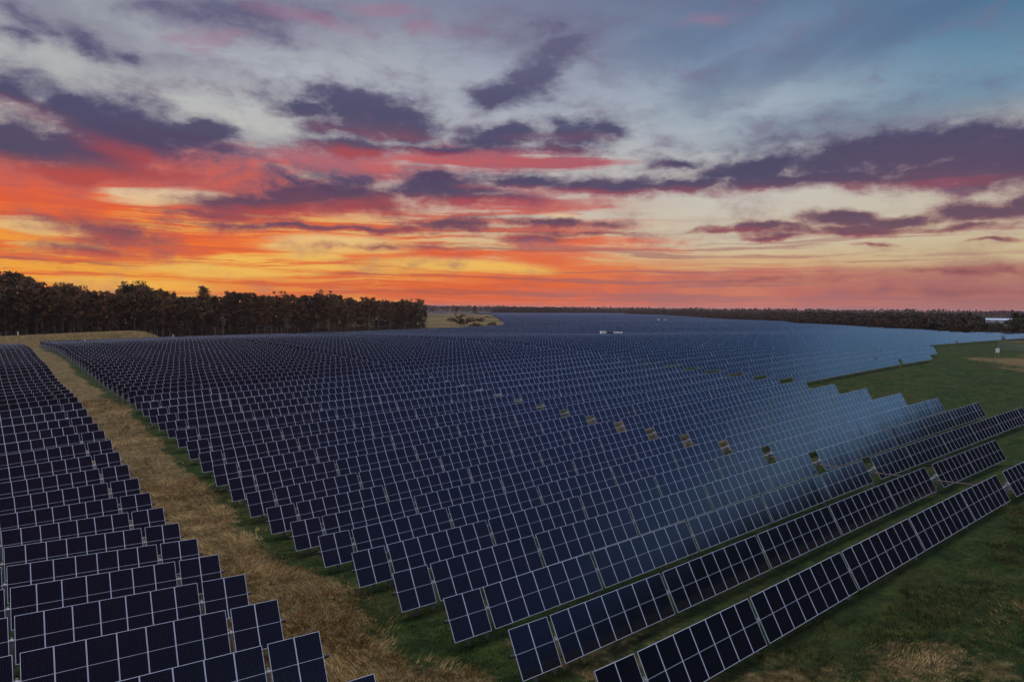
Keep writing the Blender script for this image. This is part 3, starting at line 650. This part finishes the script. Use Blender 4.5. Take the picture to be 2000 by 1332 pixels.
# ------------------------------------------------------------ grass blades
def blade_mat(name,c1,c2,c3):
    m,t,b=newmat(name); a=t.nodes.new('ShaderNodeAttribute'); a.attribute_name='tone'
    r=t.nodes.new('ShaderNodeValToRGB'); e=r.color_ramp.elements; e[0].color=(*c1,1); e[1].color=(*c3,1); q=e.new(.5); q.color=(*c2,1)
    t.links.new(a.outputs['Fac'],r.inputs[0]); t.links.new(r.outputs[0],b.inputs['Base Color']); b.inputs['Roughness'].default_value=.8; b.inputs['Specular IOR Level'].default_value=.15; return m
M_dry=blade_mat('dry_grass_blades',(.21,.132,.050),(.42,.27,.108),(.60,.42,.19)); M_grn=blade_mat('green_grass_blades',(.028,.052,.009),(.066,.094,.018),(.14,.145,.038))
M_weed=blade_mat('weed_blades',(.040,.050,.014),(.090,.088,.030),(.17,.14,.055))
def blades(name,U,V,h,wd,mat,lean,label,nb=4,seed=1):
    r=np.random.RandomState(seed); n=len(U); U=np.repeat(U,nb)+r.normal(0,.10,n*nb); V=np.repeat(V,nb)+r.normal(0,.10,n*nb); H=np.repeat(h,nb)*r.uniform(.6,1.3,n*nb)
    tone=np.clip(np.repeat(fbm(U[::nb]*.6,V[::nb]*.6,4),nb)*1.0+r.normal(0,.22,n*nb),0,1)
    z=ground_z(U,V)-.03; a=r.uniform(0,6.283,n*nb); w=wd*r.uniform(.6,1.4,n*nb)
    wind=fbm(U*.25+90,V*.25,3)*8; lx=np.cos(wind)*lean*H+r.normal(0,.25,n*nb)*H; ly=np.sin(wind)*lean*H+r.normal(0,.25,n*nb)*H
    dx,dy=np.cos(a)*w,np.sin(a)*w
    P0=np.stack([U-dx,V-dy,z],-1); P1=np.stack([U+dx,V+dy,z],-1); P2=np.stack([U+lx,V+ly,z+H],-1)
    X=np.stack([P0,P1,P2],1).reshape(-1,3); me=mesh_np(name,X,np.arange(len(X)).reshape(-1,3),[mat])
    c=me.attributes.new('tone','FLOAT','POINT'); c.data.foreach_set('value',np.repeat(tone,3).astype(np.float32))
    return tag(link(name,me),label,'grass',kind='stuff')
def inview(U,V,m=40):
    X=np.stack([U,V,ground_z(U,V)-Z0],-1); zf=X@fw; x=1000+F*(X@r2)/zf; y=666-F*(X@u2)/zf
    return (zf>2)&(x>-m)&(x<2000+m)&(y<1332+m)
r=np.random.RandomState(3)
def scatter(u0,u1,v0,v1,dens):
    n=int((u1-u0)*(v1-v0)*dens); U=r.uniform(u0,u1,n); V=r.uniform(v0,v1,n); k=inview(U,V); return U[k],V[k]
US=[];VS=[]
for (v0,v1,dn) in ((4,40,26),(40,80,16),(80,140,7)):
    U,V=scatter(lane_u(v0)-16,lane_u(v1)+4,v0,v1,dn); US.append(U);VS.append(V)
U,V=scatter(22,85,-22,15,22); US.append(U);VS.append(V); U,V=scatter(85,130,-20,20,5); US.append(U);VS.append(V)
U=np.concatenate(US);V=np.concatenate(VS); d=dry_mask(U,V); q=r.rand(len(U)); dry=q<d*1.1-.1
k=dry; blades('dry_grass',U[k],V[k],(.20+.26*fbm(U[k]*.4,V[k]*.4,3))*np.where(U[k]>lane_u(V[k])+3,.5,1.),.022,M_dry,.75,'tan dry grass bent by the wind along the lane',4,11)
k=~dry; blades('green_grass',U[k],V[k],.06+.16*fbm(U[k]*.3+9,V[k]*.3,3),.02,M_grn,.3,'short green grass beside the panel rows',3,12)

# taller weeds below the nearest rows
Ua=r.uniform(24,82,3600); Va=row_v(0)+r.uniform(-5.5,.4,3600); k=inview(Ua,Va)&(fbm(Ua*.35+40,Va*.35,3)>.48); Ua,Va=Ua[k],Va[k]
blades('tall_weeds',Ua,Va,.12+.34*fbm(Ua*.5+7,Va*.5,3),.014,M_weed,.5,'tall straggly weeds below the nearest panel row',7,13)
# ------------------------------------------------------------ trees
M_bark=simple('bark',(.085,.066,.055),.9,0,.35,.6,.1); M_pale=simple('pale_bark',(.27,.21,.18),.85,0,.3,.8,.1)
def leafmat(name,c1,c2,c3):
    m,t,b=newmat(name); gn=t.nodes.new('ShaderNodeNewGeometry'); oi=t.nodes.new('ShaderNodeObjectInfo')
    a=t.nodes.new('ShaderNodeAttribute'); a.attribute_name='tone'; md=t.nodes.new('ShaderNodeMath'); md.operation='MULTIPLY_ADD'; md.inputs[1].default_value=.45
    t.links.new(oi.outputs['Random'],md.inputs[0]); m2=t.nodes.new('ShaderNodeMath'); m2.operation='MULTIPLY'; m2.inputs[1].default_value=.6; t.links.new(a.outputs['Fac'],m2.inputs[0]); t.links.new(m2.outputs[0],md.inputs[2])
    r=t.nodes.new('ShaderNodeValToRGB'); e=r.color_ramp.elements; e[0].color=(*c1,1); e[1].color=(*c3,1); q=e.new(.5); q.color=(*c2,1)
    t.links.new(md.outputs[0],r.inputs[0]); t.links.new(r.outputs[0],b.inputs['Base Color']); b.inputs['Roughness'].default_value=.7; b.inputs['Specular IOR Level'].default_value=.12
    tr=t.nodes.new('ShaderNodeBsdfTranslucent'); mxs=t.nodes.new('ShaderNodeMixShader'); mxs.inputs[0].default_value=.25; t.links.new(r.outputs[0],tr.inputs[0])
    t.links.new(b.outputs[0],mxs.inputs[1]); t.links.new(tr.outputs[0],mxs.inputs[2]); t.links.new(mxs.outputs[0],t.nodes['Material Output'].inputs[0]); return m
M_leaf=leafmat('autumn_foliage',(.085,.056,.034),(.165,.092,.050),(.27,.125,.055)); M_leaf2=leafmat('dark_foliage',(.066,.056,.034),(.115,.082,.046),(.18,.105,.052))
def crown_mesh(seed,H,wid,lo,nclump,per,size,mat,style='round'):
    r=np.random.RandomState(seed); Q=[];tn=[]
    cs=[]
    for i in range(nclump):
        h=lo+(1-lo)*r.rand()**.8; 
        if style=='round': w=wid*(.35+.65*math.sin(math.pi*min(1,max(0,(h-lo)/(1.02-lo)))**.8))
        else: w=wid*(1.05-h)/(1.05-lo)
        a=r.rand()*6.283; rr=w*(.25+.75*math.sqrt(r.rand())); cs.append((rr*math.cos(a),rr*math.sin(a),h*H,r.uniform(.5,1.2)*wid*.24,r.rand()))
    for (x,y,z,s,tb) in cs:
        n=int(per*r.uniform(.6,1.4)); d=r.normal(0,1,(n,3)); d/=np.linalg.norm(d,axis=1)[:,None]; rad=s*(.45+.6*r.rand(n))[:,None]
        p=np.array([x,y,z])+d*rad*np.array([1,1,.72]); sz=size*r.uniform(.5,1.3,n)
        a=r.normal(0,1,(n,3)); a/=np.linalg.norm(a,axis=1)[:,None]; b=np.cross(a,r.normal(0,1,(n,3))); b/=np.linalg.norm(b,axis=1)[:,None]
        a*=sz[:,None]; b*=sz[:,None]*.7
        Q.append(np.stack([p-a-b*.4,p-a*.2-b,p+a,p+b*.9],1)); tn.append(np.clip(tb+r.normal(0,.2,n),0,1))
    Q=np.concatenate(Q); X=Q.reshape(-1,3); me=mesh_np('crown',X,np.arange(len(X)).reshape(-1,4),[mat]); t=np.repeat(np.concatenate(tn),4)
    c=me.attributes.new('tone','FLOAT','POINT'); c.data.foreach_set('value',t.astype(np.float32)); return me,cs
def trunk_mesh(seed,H,cs,mat,rad=.28,lean=.3,limbs=9):
    r=np.random.RandomState(seed+99); m=MB(); top=.86*H; L1=Vector((r.normal(0,lean),r.normal(0,lean),0))
    ax=lambda t:Vector((L1.x*math.sin(t*2),L1.y*math.sin(t*2.4),t*top))
    m.tube([ax(k/6) for k in range(7)],[rad*(1-.82*k/6) for k in range(7)],7)
    for c in sorted(cs,key=lambda c:r.rand())[:limbs]:
        t0=max(.18,min(.85,(c[2]/H-.16-.1*r.rand())/.86)); p=ax(t0); q=Vector(c[:3]); mdl=(p+q)/2+Vector((0,0,.5))
        m.tube([p,mdl,q],[rad*.38,rad*.24,.03],5)
    return m.mesh('trunk',[mat],True)
M_leaf3=leafmat('hedge_foliage',(.052,.052,.040),(.085,.080,.060),(.125,.105,.070))
PROT=[]
for s_,(H,wd,lo,nc,per,mt,bk) in enumerate([(20,4.2,.34,56,44,M_leaf,M_pale),(20,3.4,.42,46,42,M_leaf,M_bark),(20,4.8,.30,66,40,M_leaf,M_pale),(20,3.8,.22,60,44,M_leaf2,M_pale),(20,3.0,.5,38,38,M_leaf,M_pale),(20,4.4,.15,66,44,M_leaf2,M_bark)]):
    cm,cs=crown_mesh(40+s_,H,wd,lo,int(nc*1.25),int(per*.85),.38,mt); PROT.append((cm,trunk_mesh(s_,H,cs,bk)))
# open-crowned tree with clumps at branch ends
oc,ocs=crown_mesh(77,20,6.4,.45,60,13,.34,M_leaf); OPEN=(oc,trunk_mesh(77,20,ocs,M_bark,.34,.5,22))
# pine: whorls of upswept branches
def pine():
    r=np.random.RandomState(12); m=MB(); m.tube([(0,0,0),(0,0,10),(0,0,19.6)],[.3,.2,.04],7); P_q=[];tn=[]
    for h in np.linspace(7,19.3,15):
        w=5.2*(1.08-h/20)**.75+.5
        for k in range(7):
            a=r.rand()*6.283; L_=w*r.uniform(.6,1.1); d=Vector((math.cos(a),math.sin(a),.55)); p0=Vector((0,0,h)); p1=p0+d*L_
            m.tube([p0,p1],[.06,.015],4)
            n=34; t=r.uniform(.25,1.05,n); c=np.array(p0)+np.outer(t*L_,np.array(d)); c+=r.normal(0,.22,(n,3)); v1=r.normal(0,1,(n,3)); v1/=np.linalg.norm(v1,axis=1)[:,None]; v2=np.cross(v1,np.array(d)); v1*=.34; v2*=.13
            P_q.append(np.stack([c-v1,c-v2,c+v1,c+v2],1)); tn.append(r.rand(n))
    X=np.concatenate(P_q).reshape(-1,3); me=mesh_np('crown',X,np.arange(len(X)).reshape(-1,4),[M_leaf2]); c=me.attributes.new('tone','FLOAT','POINT'); c.data.foreach_set('value',np.repeat(np.concatenate(tn),4).astype(np.float32))
    return me,m.mesh('trunk',[M_bark],True)
PINE=pine()
def hor(x): return 588.7+.0131*x if x<1000 else 601.8+.0129*(x-1000)
TOP=[(-40,540),(0,536),(30,533),(60,545),(80,560),(108,557),(125,556),(150,562),(175,572),(200,573),(230,570),(250,557),(270,553),(290,567),(310,565),(340,576),(370,579),(398,577),(420,579),(450,573),(480,572),(500,573),(540,580),(560,573),(590,578),(615,577),(635,572),(660,580),(700,582),(740,585),(760,586),(790,588),(812,584),(825,589)]
DIST=[(-40,352),(300,362),(450,375),(600,400),(650,415),(700,450),(835,480)]
tx,ty=zip(*TOP); dx_,dy_=zip(*DIST)
def tree(x,ytop,d,proto,label,group,wf=1.,name='tree',cat='tree'):
    p=at(x,ytop,d); g=float(ground_z(p.x,p.y)); H=max(5,p.z-g)
    e=bpy.data.objects.new(name,None); C.objects.link(e); e.location=(p.x,p.y,g-.1); e.rotation_euler=(0,0,rnd.random()*6.28); k=H/20; w=k**.6*wf*rnd.uniform(.88,1.12)
    e.scale=(w,w*rnd.uniform(.9,1.1),k); e.empty_display_size=1
    c=link('crown',proto[0],e); t_=link('trunk',proto[1],e); tag(e,label,cat,group); return e
xs=[];x=-34.
while x<826: xs.append(x); x+=rnd.uniform(9.5,14.5)*(1.0 if x<620 else .85)
for i,x in enumerate(xs):
    yt=np.interp(x,tx,ty)+rnd.choice((rnd.uniform(-3,3),rnd.uniform(2,9))); d=np.interp(x,dx_,dy_)+rnd.uniform(-4,4)
    pr=rnd.choice(PROT)
    tree(x,yt,d,pr,'brown-green tree at the front edge of the left wood, %s from its left end'%ordn(i).replace(' nearest','').replace('nearest','first'),'trees along the front edge of the left wood')
sp=[(22,533,350,1.25,'tall open-crowned tree at the left edge of the photo'),(118,555,352,1.1,'loose-topped tree poking up right of the tallest left tree'),(152,561,354,1.1,'rounded open tree standing out above the dark left wood'),(264,552,356,1.2,'broad feathery treetop rising left of the pine'),(300,565,358,1.0,'small ragged treetop just right of the broad feathery one'),(548,572,392,1.0,'clumpy treetop near the middle of the wood skyline'),(634,570,408,.9,'thin-branched treetop sticking up near the wood right half')]
for (x,y,d,w,l) in sp: tree(x,y-4,d,OPEN,l,'trees standing out on the wood skyline',w)
tree(398,561,366,PINE,'lone pine with fanned branches above the wood skyline','trees standing out on the wood skyline',1.15,name='pine_tree')
tree(813,583,470,OPEN,'round-crowned tree ending the left wood beside the clearing','trees standing out on the wood skyline',1.0)
tree(827,604,462,PROT[3],'small bushy tree at the foot of the wood right end','trees standing out on the wood skyline',.9)
for rowi,(off,dy,lab) in enumerate(((14,1.5,'tree in the second line of the left wood, hidden up to its crown'),)):
    x=-34.+rowi*4
    while x<815:
        yt=np.interp(x,tx,ty)+rnd.uniform(1,6)+dy; d=np.interp(x,dx_,dy_)+off+rnd.uniform(-4,4)
        tree(x,yt,d,rnd.choice(PROT[:4]),lab,'inner trees of the left wood, line %s'%('one' if rowi==0 else 'two'))
        x+=rnd.uniform(14,20)
# undergrowth that closes the foot of the wood: one mass
def undergrowth():
    r=np.random.RandomState(8); Q=[];tn=[]
    for k in range(900):
        x=r.uniform(-50,828); o_=r.uniform(3,44); d=np.interp(x,dx_,dy_)+o_; p=at(x,640,d); g=float(ground_z(p.x,p.y)); n=46; hh=r.uniform(1.5,4.5) if o_<16 else r.uniform(5,13)
        c=np.array([p.x,p.y,g])+r.normal(0,1,(n,3))*np.array([1.5,1.5,0])+np.stack([r.rand(n)*0,r.rand(n)*0,r.rand(n)*hh],1)
        a=r.normal(0,1,(n,3)); a/=np.linalg.norm(a,axis=1)[:,None]; b=np.cross(a,r.normal(0,1,(n,3))); b/=np.linalg.norm(b,axis=1)[:,None]; a*=.55; b*=.45
        Q.append(np.stack([c-a,c-b,c+a,c+b],1)); tn.append(np.clip(r.rand()*.7+r.normal(0,.15,n),0,1))
    X=np.concatenate(Q).reshape(-1,3); me=mesh_np('undergrowth',X,np.arange(len(X)).reshape(-1,4),[M_leaf2]); c=me.attributes.new('tone','FLOAT','POINT'); c.data.foreach_set('value',np.repeat(np.concatenate(tn),4).astype(np.float32))
    tag(link('undergrowth',me),'dark brushy undergrowth filling the foot of the left wood','undergrowth',kind='stuff')
undergrowth()
# far trees along the right of the field
def small_tree_mesh(seed,H,wd,lo,nc,per,size,mat,style='round'):
    cm,cs=crown_mesh(seed,H,wd,lo,nc,per,size,mat,style); co=np.zeros(len(cm.vertices)*3,np.float32); cm.vertices.foreach_get('co',co); tn=np.zeros(len(cm.vertices),np.float32); cm.attributes['tone'].data.foreach_get('value',tn)
    V=co.reshape(-1,3); nq=len(V)//4; b=boxv(-.18,.18,-.18,.18,-.3,H*.7)
    VV_=np.concatenate([V,b]); F_=np.concatenate([np.arange(nq*4).reshape(-1,4),BOXF+nq*4]); me=mesh_np('tree',VV_,F_,[mat,M_bark],[0]*nq+[1]*6)
    c=me.attributes.new('tone','FLOAT','POINT'); c.data.foreach_set('value',np.concatenate([tn,np.zeros(8,np.float32)])); return me
SM=[small_tree_mesh(200+i,12,w,lo,nc,26,.55,mt) for i,(w,lo,nc,mt) in enumerate([(4.2,.12,26,M_leaf3),(3.6,.2,22,M_leaf2),(5.0,.08,30,M_leaf3),(3.4,.1,24,M_leaf2),(4.6,.15,30,M_leaf3)])]
RT=[(1225,605),(1300,604.5),(1345,606),(1360,609),(1400,609),(1440,607),(1480,611),(1500,607),(1540,613),(1560,614),(1580,612),(1620,613),(1660,612),(1700,612),(1730,612),(1760,613),(1795,611),(1810,611),(1830,616),(1860,618),(1895,612),(1908,616),(1918,629),(1950,630),(1962,623),(1975,629),(1986,619),(2040,619)]
RD=[(1225,1500),(1300,1380),(1420,1120),(1530,800),(1560,690),(1700,560),(1800,492),(1876,440),(1910,412),(2040,410)]
rx,ry=zip(*RT); qx,qy=zip(*RD)
x=1226.; i=0; rows_=[]
while x<2045:
    d=float(np.interp(x,qx,qy)); rows_.append((x,d)); x+=rnd.uniform(5.2,8.2)/d*F*.6
def far_tree(x,yt,d,lab,grp):
    p=at(x,yt,d); g=float(ground_z(p.x,p.y)); H=max(4.5,p.z-g); o=link('tree',rnd.choice(SM)); o.location=(p.x,p.y,g-.2); k=H/12; w=max(k,.8)*rnd.uniform(.9,1.25); o.scale=(w,w,k); o.rotation_euler=(0,0,rnd.random()*6.28)
    tag(o,lab,'tree',grp)
for i,(x,d) in enumerate(rows_):
    yt=np.interp(x,rx,ry)+rnd.uniform(-.8,2.6)
    far_tree(x,yt,d+rnd.uniform(-5,8),'dark tree in the hedge line beyond the far rows, %s from its left end'%ordn(i).replace(' nearest','').replace('nearest','first'),'trees lining the right far edge of the field')
for i in range(0,len(rows_),4):
    x,d=rows_[i]
    if 1905<x<1995: continue
    far_tree(x+rnd.uniform(-3,3),np.interp(x,rx,ry)+rnd.uniform(1,4),d+rnd.uniform(14,26),'tree behind the front line of the far right hedge','inner trees of the right far edge')
# bare tree sticking up on the right skyline
def bare(seed,H,spread,mat,nb=7):
    r=np.random.RandomState(seed); m=MB(); m.tube([(0,0,0),(.1,0,H*.4),(0,.1,H*.7)],[.22,.15,.08],6)
    for k in range(nb):
        a=r.rand()*6.283; z0=H*r.uniform(.35,.7); e=Vector((math.cos(a)*spread*r.uniform(.5,1),math.sin(a)*spread*r.uniform(.5,1),H*r.uniform(.75,1))); s_=Vector((0,0,z0)); md=(s_+e)/2+Vector((r.normal(0,.3),r.normal(0,.3),.4)); m.tube([s_,md,e],[.09,.06,.02],5)
        for q in range(3):
            t0=md.lerp(e,r.uniform(.1,.8)); m.tube([t0,t0+Vector((r.normal(0,.9),r.normal(0,.9),r.uniform(.6,1.6)))],[.035,.012],4)
    return m.mesh('bare_tree',[mat],True)
def place_bare(x,yt,d,sp_,lab,seed,mat):
    p=at(x,yt,d); g=float(ground_z(p.x,p.y)); o=link('bare_tree',bare(seed,p.z-g,sp_,mat)); o.location=(p.x,p.y,g-.2); tag(o,lab,'tree','bare trees'); return o
place_bare(1676,602.5,640,3.0,'leafless tree with upswept limbs above the right hedge line',4,M_pale)
place_bare(1742,605,640,1.2,'thin leafless top sticking out right of the bigger bare tree',5,M_bark)
place_bare(902,589,640,4.2,'leaning bare tree rising from the bush in the clearing',6,M_pale)
# clearing: shrubs around the bare tree
def shrub(x,yt,d,wpx,lab,mat=None,seed=1,nc=16):
    p=at(x,yt,d); g=float(ground_z(p.x,p.y)); H=max(1.5,p.z-g); wm=wpx/F*d
    cm,cs=crown_mesh(seed,H,wm,.05,nc,60,.5,mat or M_leaf2); cm.name='foliage'; e=bpy.data.objects.new('shrub',None); C.objects.link(e); e.location=(p.x,p.y,g); link('foliage',cm,e)
    m=MB()
    for k in range(4): m.tube([(0,0,-.1),(math.cos(k*1.7)*wm*.3,math.sin(k*1.7)*wm*.3,H*.6)],[.1,.03],5)
    link('stem',m.mesh('stem',[M_bark]),e); tag(e,lab,'shrub','shrubs in the grassy clearing'); return e
shrub(905,616,640,13,'dense dark rounded bush at the foot of the bare tree',seed=31,nc=34)
shrub(893,600,640,5,'slim tall shrub leaning left of the bare tree',seed=32,nc=16,mat=M_leaf)
shrub(882,621.5,760,10,'low spreading shrub left of the dense bush',seed=33)
shrub(922,621.5,760,13,'low shrub patch right of the dense bush',seed=34)
shrub(940,622.5,760,11,'low shrub patch nearest the yellow shed',seed=35)
shrub(930,633,560,14,'brownish ground-hugging shrub in front of the clearing',mat=M_leaf,seed=36)
shrub(962,631,560,10,'brownish low shrub at the left edge of the far rows',mat=M_leaf,seed=37)
e_=tree(928,597,700,PROT[4],'slender sparse tree right of the bare tree','trees standing out on the wood skyline',.8)
# ------------------------------------------------------------ distant woods and fields toward the horizon
M_wood=leafmat('distant_foliage',(.018,.020,.014),(.030,.028,.018),(.045,.036,.022))
def far_woods():
    r=np.random.RandomState(21); Q=[];tn=[]
    def clump(x,yy,d,H,W_2,n):
        p=at(x,600,d); g=float(ground_z(p.x,p.y)); c=np.array([p.x,p.y,g])+np.stack([r.normal(0,W_2,n),r.normal(0,W_2,n),r.rand(n)**.8*H],1)
        a=r.normal(0,1,(n,3)); a/=np.linalg.norm(a,axis=1)[:,None]; b=np.cross(a,r.normal(0,1,(n,3))); b/=np.linalg.norm(b,axis=1)[:,None]; s=H*.16; a*=s; b*=s
        Q.append(np.stack([c-a,c-b,c+a,c+b],1)); tn.append(np.clip(r.rand()*.8+r.normal(0,.1,n),0,1))
    for k in range(900):                               # nearer belt in the middle of the skyline
        x=r.uniform(965,1095) if k<520 else r.uniform(1095,1235); d=(1750 if k<520 else 1900)+r.uniform(0,120); clump(x,0,d,r.uniform(9,15) if k<520 else r.uniform(5,11),5,14)
    for k in range(6500):                              # belts out to the horizon
        x=r.uniform(-60,2080); d=r.choice([2300,2900,3600,4600,6200,7600,8600])*r.uniform(.95,1.05); clump(x,0,d,r.uniform(9,18)*1.1,9*d/3000,12)
    for k in range(1500):                              # the depth of the wood behind the right-hand hedge
        x=r.uniform(1226,2060); d=np.interp(x,qx,qy)+r.uniform(12,95); clump(x,0,d,r.uniform(6.5,10.5)*(.45 if 1908<x<1990 else 1),2.2,22)
    X=np.concatenate(Q).reshape(-1,3); me=mesh_np('distant_woods',X,np.arange(len(X)).reshape(-1,4),[M_wood]); c=me.attributes.new('tone','FLOAT','POINT'); c.data.foreach_set('value',np.repeat(np.concatenate(tn),4).astype(np.float32))
    tag(link('distant_woods',me),'far belts of wood fading toward the horizon','woods',kind='stuff')
far_woods()
# ------------------------------------------------------------ power stations between the rows
M_white=simple('white_paint',(.85,.85,.86),.5,0,.05,1.); M_dark=simple('dark_fins',(.025,.022,.02),.6,.3); M_conc=simple('concrete',(.34,.32,.30),.9,0,.15,1.)
def station(x,y,d,wpx,label):
    p=at(x,y,d); top=p.z; g=float(ground_z(p.x,p.y)); Ht=max(3.4,top-g); Lm=wpx/F*d
    e=bpy.data.objects.new('power_station',None); C.objects.link(e); e.location=(p.x,p.y,g); e.rotation_euler=(0,0,-TH+.06)
    h=Lm/2; b0=Ht-2.7
    link('base',MB().box(-h-.4,h+.4,-1.9,1.9,-.3,b0-.15).mesh('base',[M_conc]),e)
    def cab(x0,x1,ht,nm):
        m=MB().box(x0,x1,-1.3,1.3,b0-.15,b0+ht).box(x0-.08,x1+.08,-1.42,1.42,b0+ht,b0+ht+.14)
        c=link(nm,m.mesh(nm,[M_white]),e); n=max(2,int((x1-x0)/1.2))
        for k in range(n):
            xa=x0+.12+(x1-x0-.24)*k/n; xb=x0+.12+(x1-x0-.24)*(k+1)/n-.08; dd=link('door',MB().box(xa,xb,-1.345,-1.303,b0+.1,b0+ht-.25).box(xb-.14,xb-.1,-1.38,-1.35,b0+1.0,b0+1.3,1).mesh('door',[M_white,M_dark]),c)
        link('vent',MB().box(x0+.3,x0+1.1,-1.37,-1.35,b0+ht-.22,b0+ht-.06).mesh('vent',[M_dark]),c)
    cab(-h,-h*.5,2.55,'inverter_cabinet'); cab(h*.22,h,2.3,'switchgear_cabinet')
    m=MB().box(-h*.47,h*.19,-.8,.8,b0,b0+2.35)
    for k in range(12): xx=-h*.42+(h*.54)*(k+.5)/12; m.box(xx-.03,xx+.03,-1.25,-.8,b0+.2,b0+1.65)
    for k in range(3): m.tube([(-h*.3+k*h*.15,0,b0+1.8),(-h*.3+k*h*.15,0,b0+2.35)],.09,8)
    link('transformer',m.mesh('transformer',[M_dark]),e)
    tag(e,label,'power station','white power stations standing among the panel rows'); return e
station(1194,647.2,345,42,'nearer white power station with dark transformer between two cabinets')
station(1293.5,624.6,820,18,'farther and smaller white power station among the distant rows')
# yellow shed at the clearing
def shed():
    p=at(951,615.5,1050); g=float(ground_z(p.x,p.y)); H=p.z-g; h=5.; e=bpy.data.objects.new('shed',None); C.objects.link(e); e.location=(p.x,p.y,g); e.rotation_euler=(0,0,-TH)
    my=simple('ochre_sheet',(.42,.27,.09),.7,0,.15,.5); link('wall',MB().box(-h,h,-3,3,-.5,H*.8).mesh('wall',[my]),e); V=[(-h-.3,-3.3,H*.8),(h+.3,-3.3,H*.8),(h+.3,3.3,H*.8),(-h-.3,3.3,H*.8),(-h-.3,0,H),(h+.3,0,H)]
    me=bpy.data.meshes.new('roof'); me.from_pydata(V,[],[(0,1,5,4),(2,3,4,5),(0,4,3),(1,2,5),(0,3,2,1)]); me.materials.append(my); link('roof',me,e)
    link('door',MB().box(-1.2,1.0,-3.1,-3.0,0,H*.6).mesh('door',[M_dark]),e); tag(e,'small ochre yellow shed beyond the clearing shrubs','shed')
shed()
def warehouse():
    p=at(1946,622.3,980); g=float(ground_z(p.x,p.y)); H=p.z-g; h=21.; e=bpy.data.objects.new('warehouse',None); C.objects.link(e); e.location=(p.x,p.y,g); e.rotation_euler=(0,0,-TH-.5)
    mw_=simple('pale_cladding',(.50,.56,.66),.5,0,.06,.1); link('wall',MB().box(-h,h,-9,9,-.5,H*.72).mesh('wall',[mw_]),e); z1=H*.72
    V=[(-h-.4,-9.4,z1),(h+.4,-9.4,z1),(h+.4,9.4,z1),(-h-.4,9.4,z1),(-h-.4,0,H),(h+.4,0,H)]; me=bpy.data.meshes.new('roof'); me.from_pydata(V,[],[(0,1,5,4),(2,3,4,5),(0,4,3),(1,2,5),(0,3,2,1)]); me.materials.append(simple('pale_roof',(.66,.72,.82),.4,.1,.05,.1)); link('roof',me,e)
    for k in range(5): link('loading_door',MB().box(-h+3+k*8,-h+6.5+k*8,-9.06,-9.0,0,3.4).mesh('loading_door',[M_back]),e)
    tag(e,'long pale blue warehouse behind the trees at the far right','warehouse')
warehouse()
# sign, fence, small markers
def sign():
    p=at(1948.5,680.2,222); g=float(ground_z(p.x,p.y)); H=p.z-g; e=bpy.data.objects.new('sign',None); C.objects.link(e); e.location=(p.x,p.y,g); e.rotation_euler=(0,0,-TH-.3)
    link('board',MB().box(-.45,.45,-.03,.0,H-1.1,H).mesh('board',[M_white]),e)
    for s_ in (-.35,.35): link('post',MB().box(s_-.04,s_+.04,.002,.08,-.3,H-.1).mesh('post',[M_steel]),e)
    tag(e,'small white rectangular sign standing in the grass at right','sign')
sign()
def fence():
    a=at(1950,670,285); b=at(2075,672,262); e=bpy.data.objects.new('chain_link_fence',None); C.objects.link(e); ga=float(ground_z(a.x,a.y)); e.location=(a.x,a.y,ga)
    Lf=math.hypot(b.x-a.x,b.y-a.y); ang=math.atan2(b.y-a.y,b.x-a.x); e.rotation_euler=(0,0,ang); ux,uy=(b.x-a.x)/Lf,(b.y-a.y)/Lf
    gz=lambda s:float(ground_z(a.x+ux*s,a.y+uy*s))-ga
    n=int(Lf/3)
    for k in range(n+1):
        s_=k*Lf/n; link('post',MB().tube([(s_,0,gz(s_)-.3),(s_,0,gz(s_)+2.15)],.035,6).mesh('post',[M_steel]),e)
    m=MB()
    for k in range(n):
        s0,s1=k*Lf/n,(k+1)*Lf/n; z0_,z1_=gz(s0),gz(s1)
        for j in range(9):
            h0=.1+j*.25; m.tube([(s0,0,z0_+h0),(s1,0,z1_+h0)],.012,3,cap=False)
        for j in range(12):
            s_=s0+(s1-s0)*j/12; z_=z0_+(z1_-z0_)*j/12; m.tube([(s_,0,z_+.1),(s_,0,z_+2.1)],.011,3,cap=False)
    link('wire_mesh',m.mesh('wire_mesh',[M_steel]),e); tag(e,'thin grey chain link fence at the right edge of the field','fence')
fence()
for (x,y,d,l) in ((35,649,336,'white marker post on the left end of the earth bank'),(166,664.5,318,'pale marker post in the grass before the bank'),(338,655,338,'white marker post right of the earth bank end'),(911,640,560,'white marker post beside the clearing edge'),(843,613.5,1500,'tiny white box left among the far lights'),(874,612.5,1500,'tiny white box right among the far lights')):
    p=at(x,y-1.5,d); g=float(ground_z(p.x,p.y)); H=max(.9,p.z-g); w=.18 if d<700 else 1.6
    tag(link('marker_post',MB().box(-w,w,-w,w,-.2,H-.15).box(-w*1.25,w*1.25,-w*1.25,w*1.25,H-.15,H).mesh('marker_post',[M_white]),loc=(p.x,p.y,g)),l,'marker','white markers')

# ------------------------------------------------------------ haze
hz=bpy.data.materials.new('haze'); hz.use_nodes=True; ht=hz.node_tree; ht.nodes.clear(); ho=ht.nodes.new('ShaderNodeOutputMaterial'); pv=ht.nodes.new('ShaderNodeVolumePrincipled')
pv.inputs['Color'].default_value=(.86,.66,.66,1); pv.inputs['Density'].default_value=.00006; pv.inputs['Anisotropy'].default_value=.2; ht.links.new(pv.outputs[0],ho.inputs['Volume'])
hb_=boxv(-9600,9900,-3400,9900,-20.,42.); hm=mesh_np('haze',hb_,BOXF,[hz]); tag(link('haze',hm),'thin dusk haze over the land',kind='stuff')
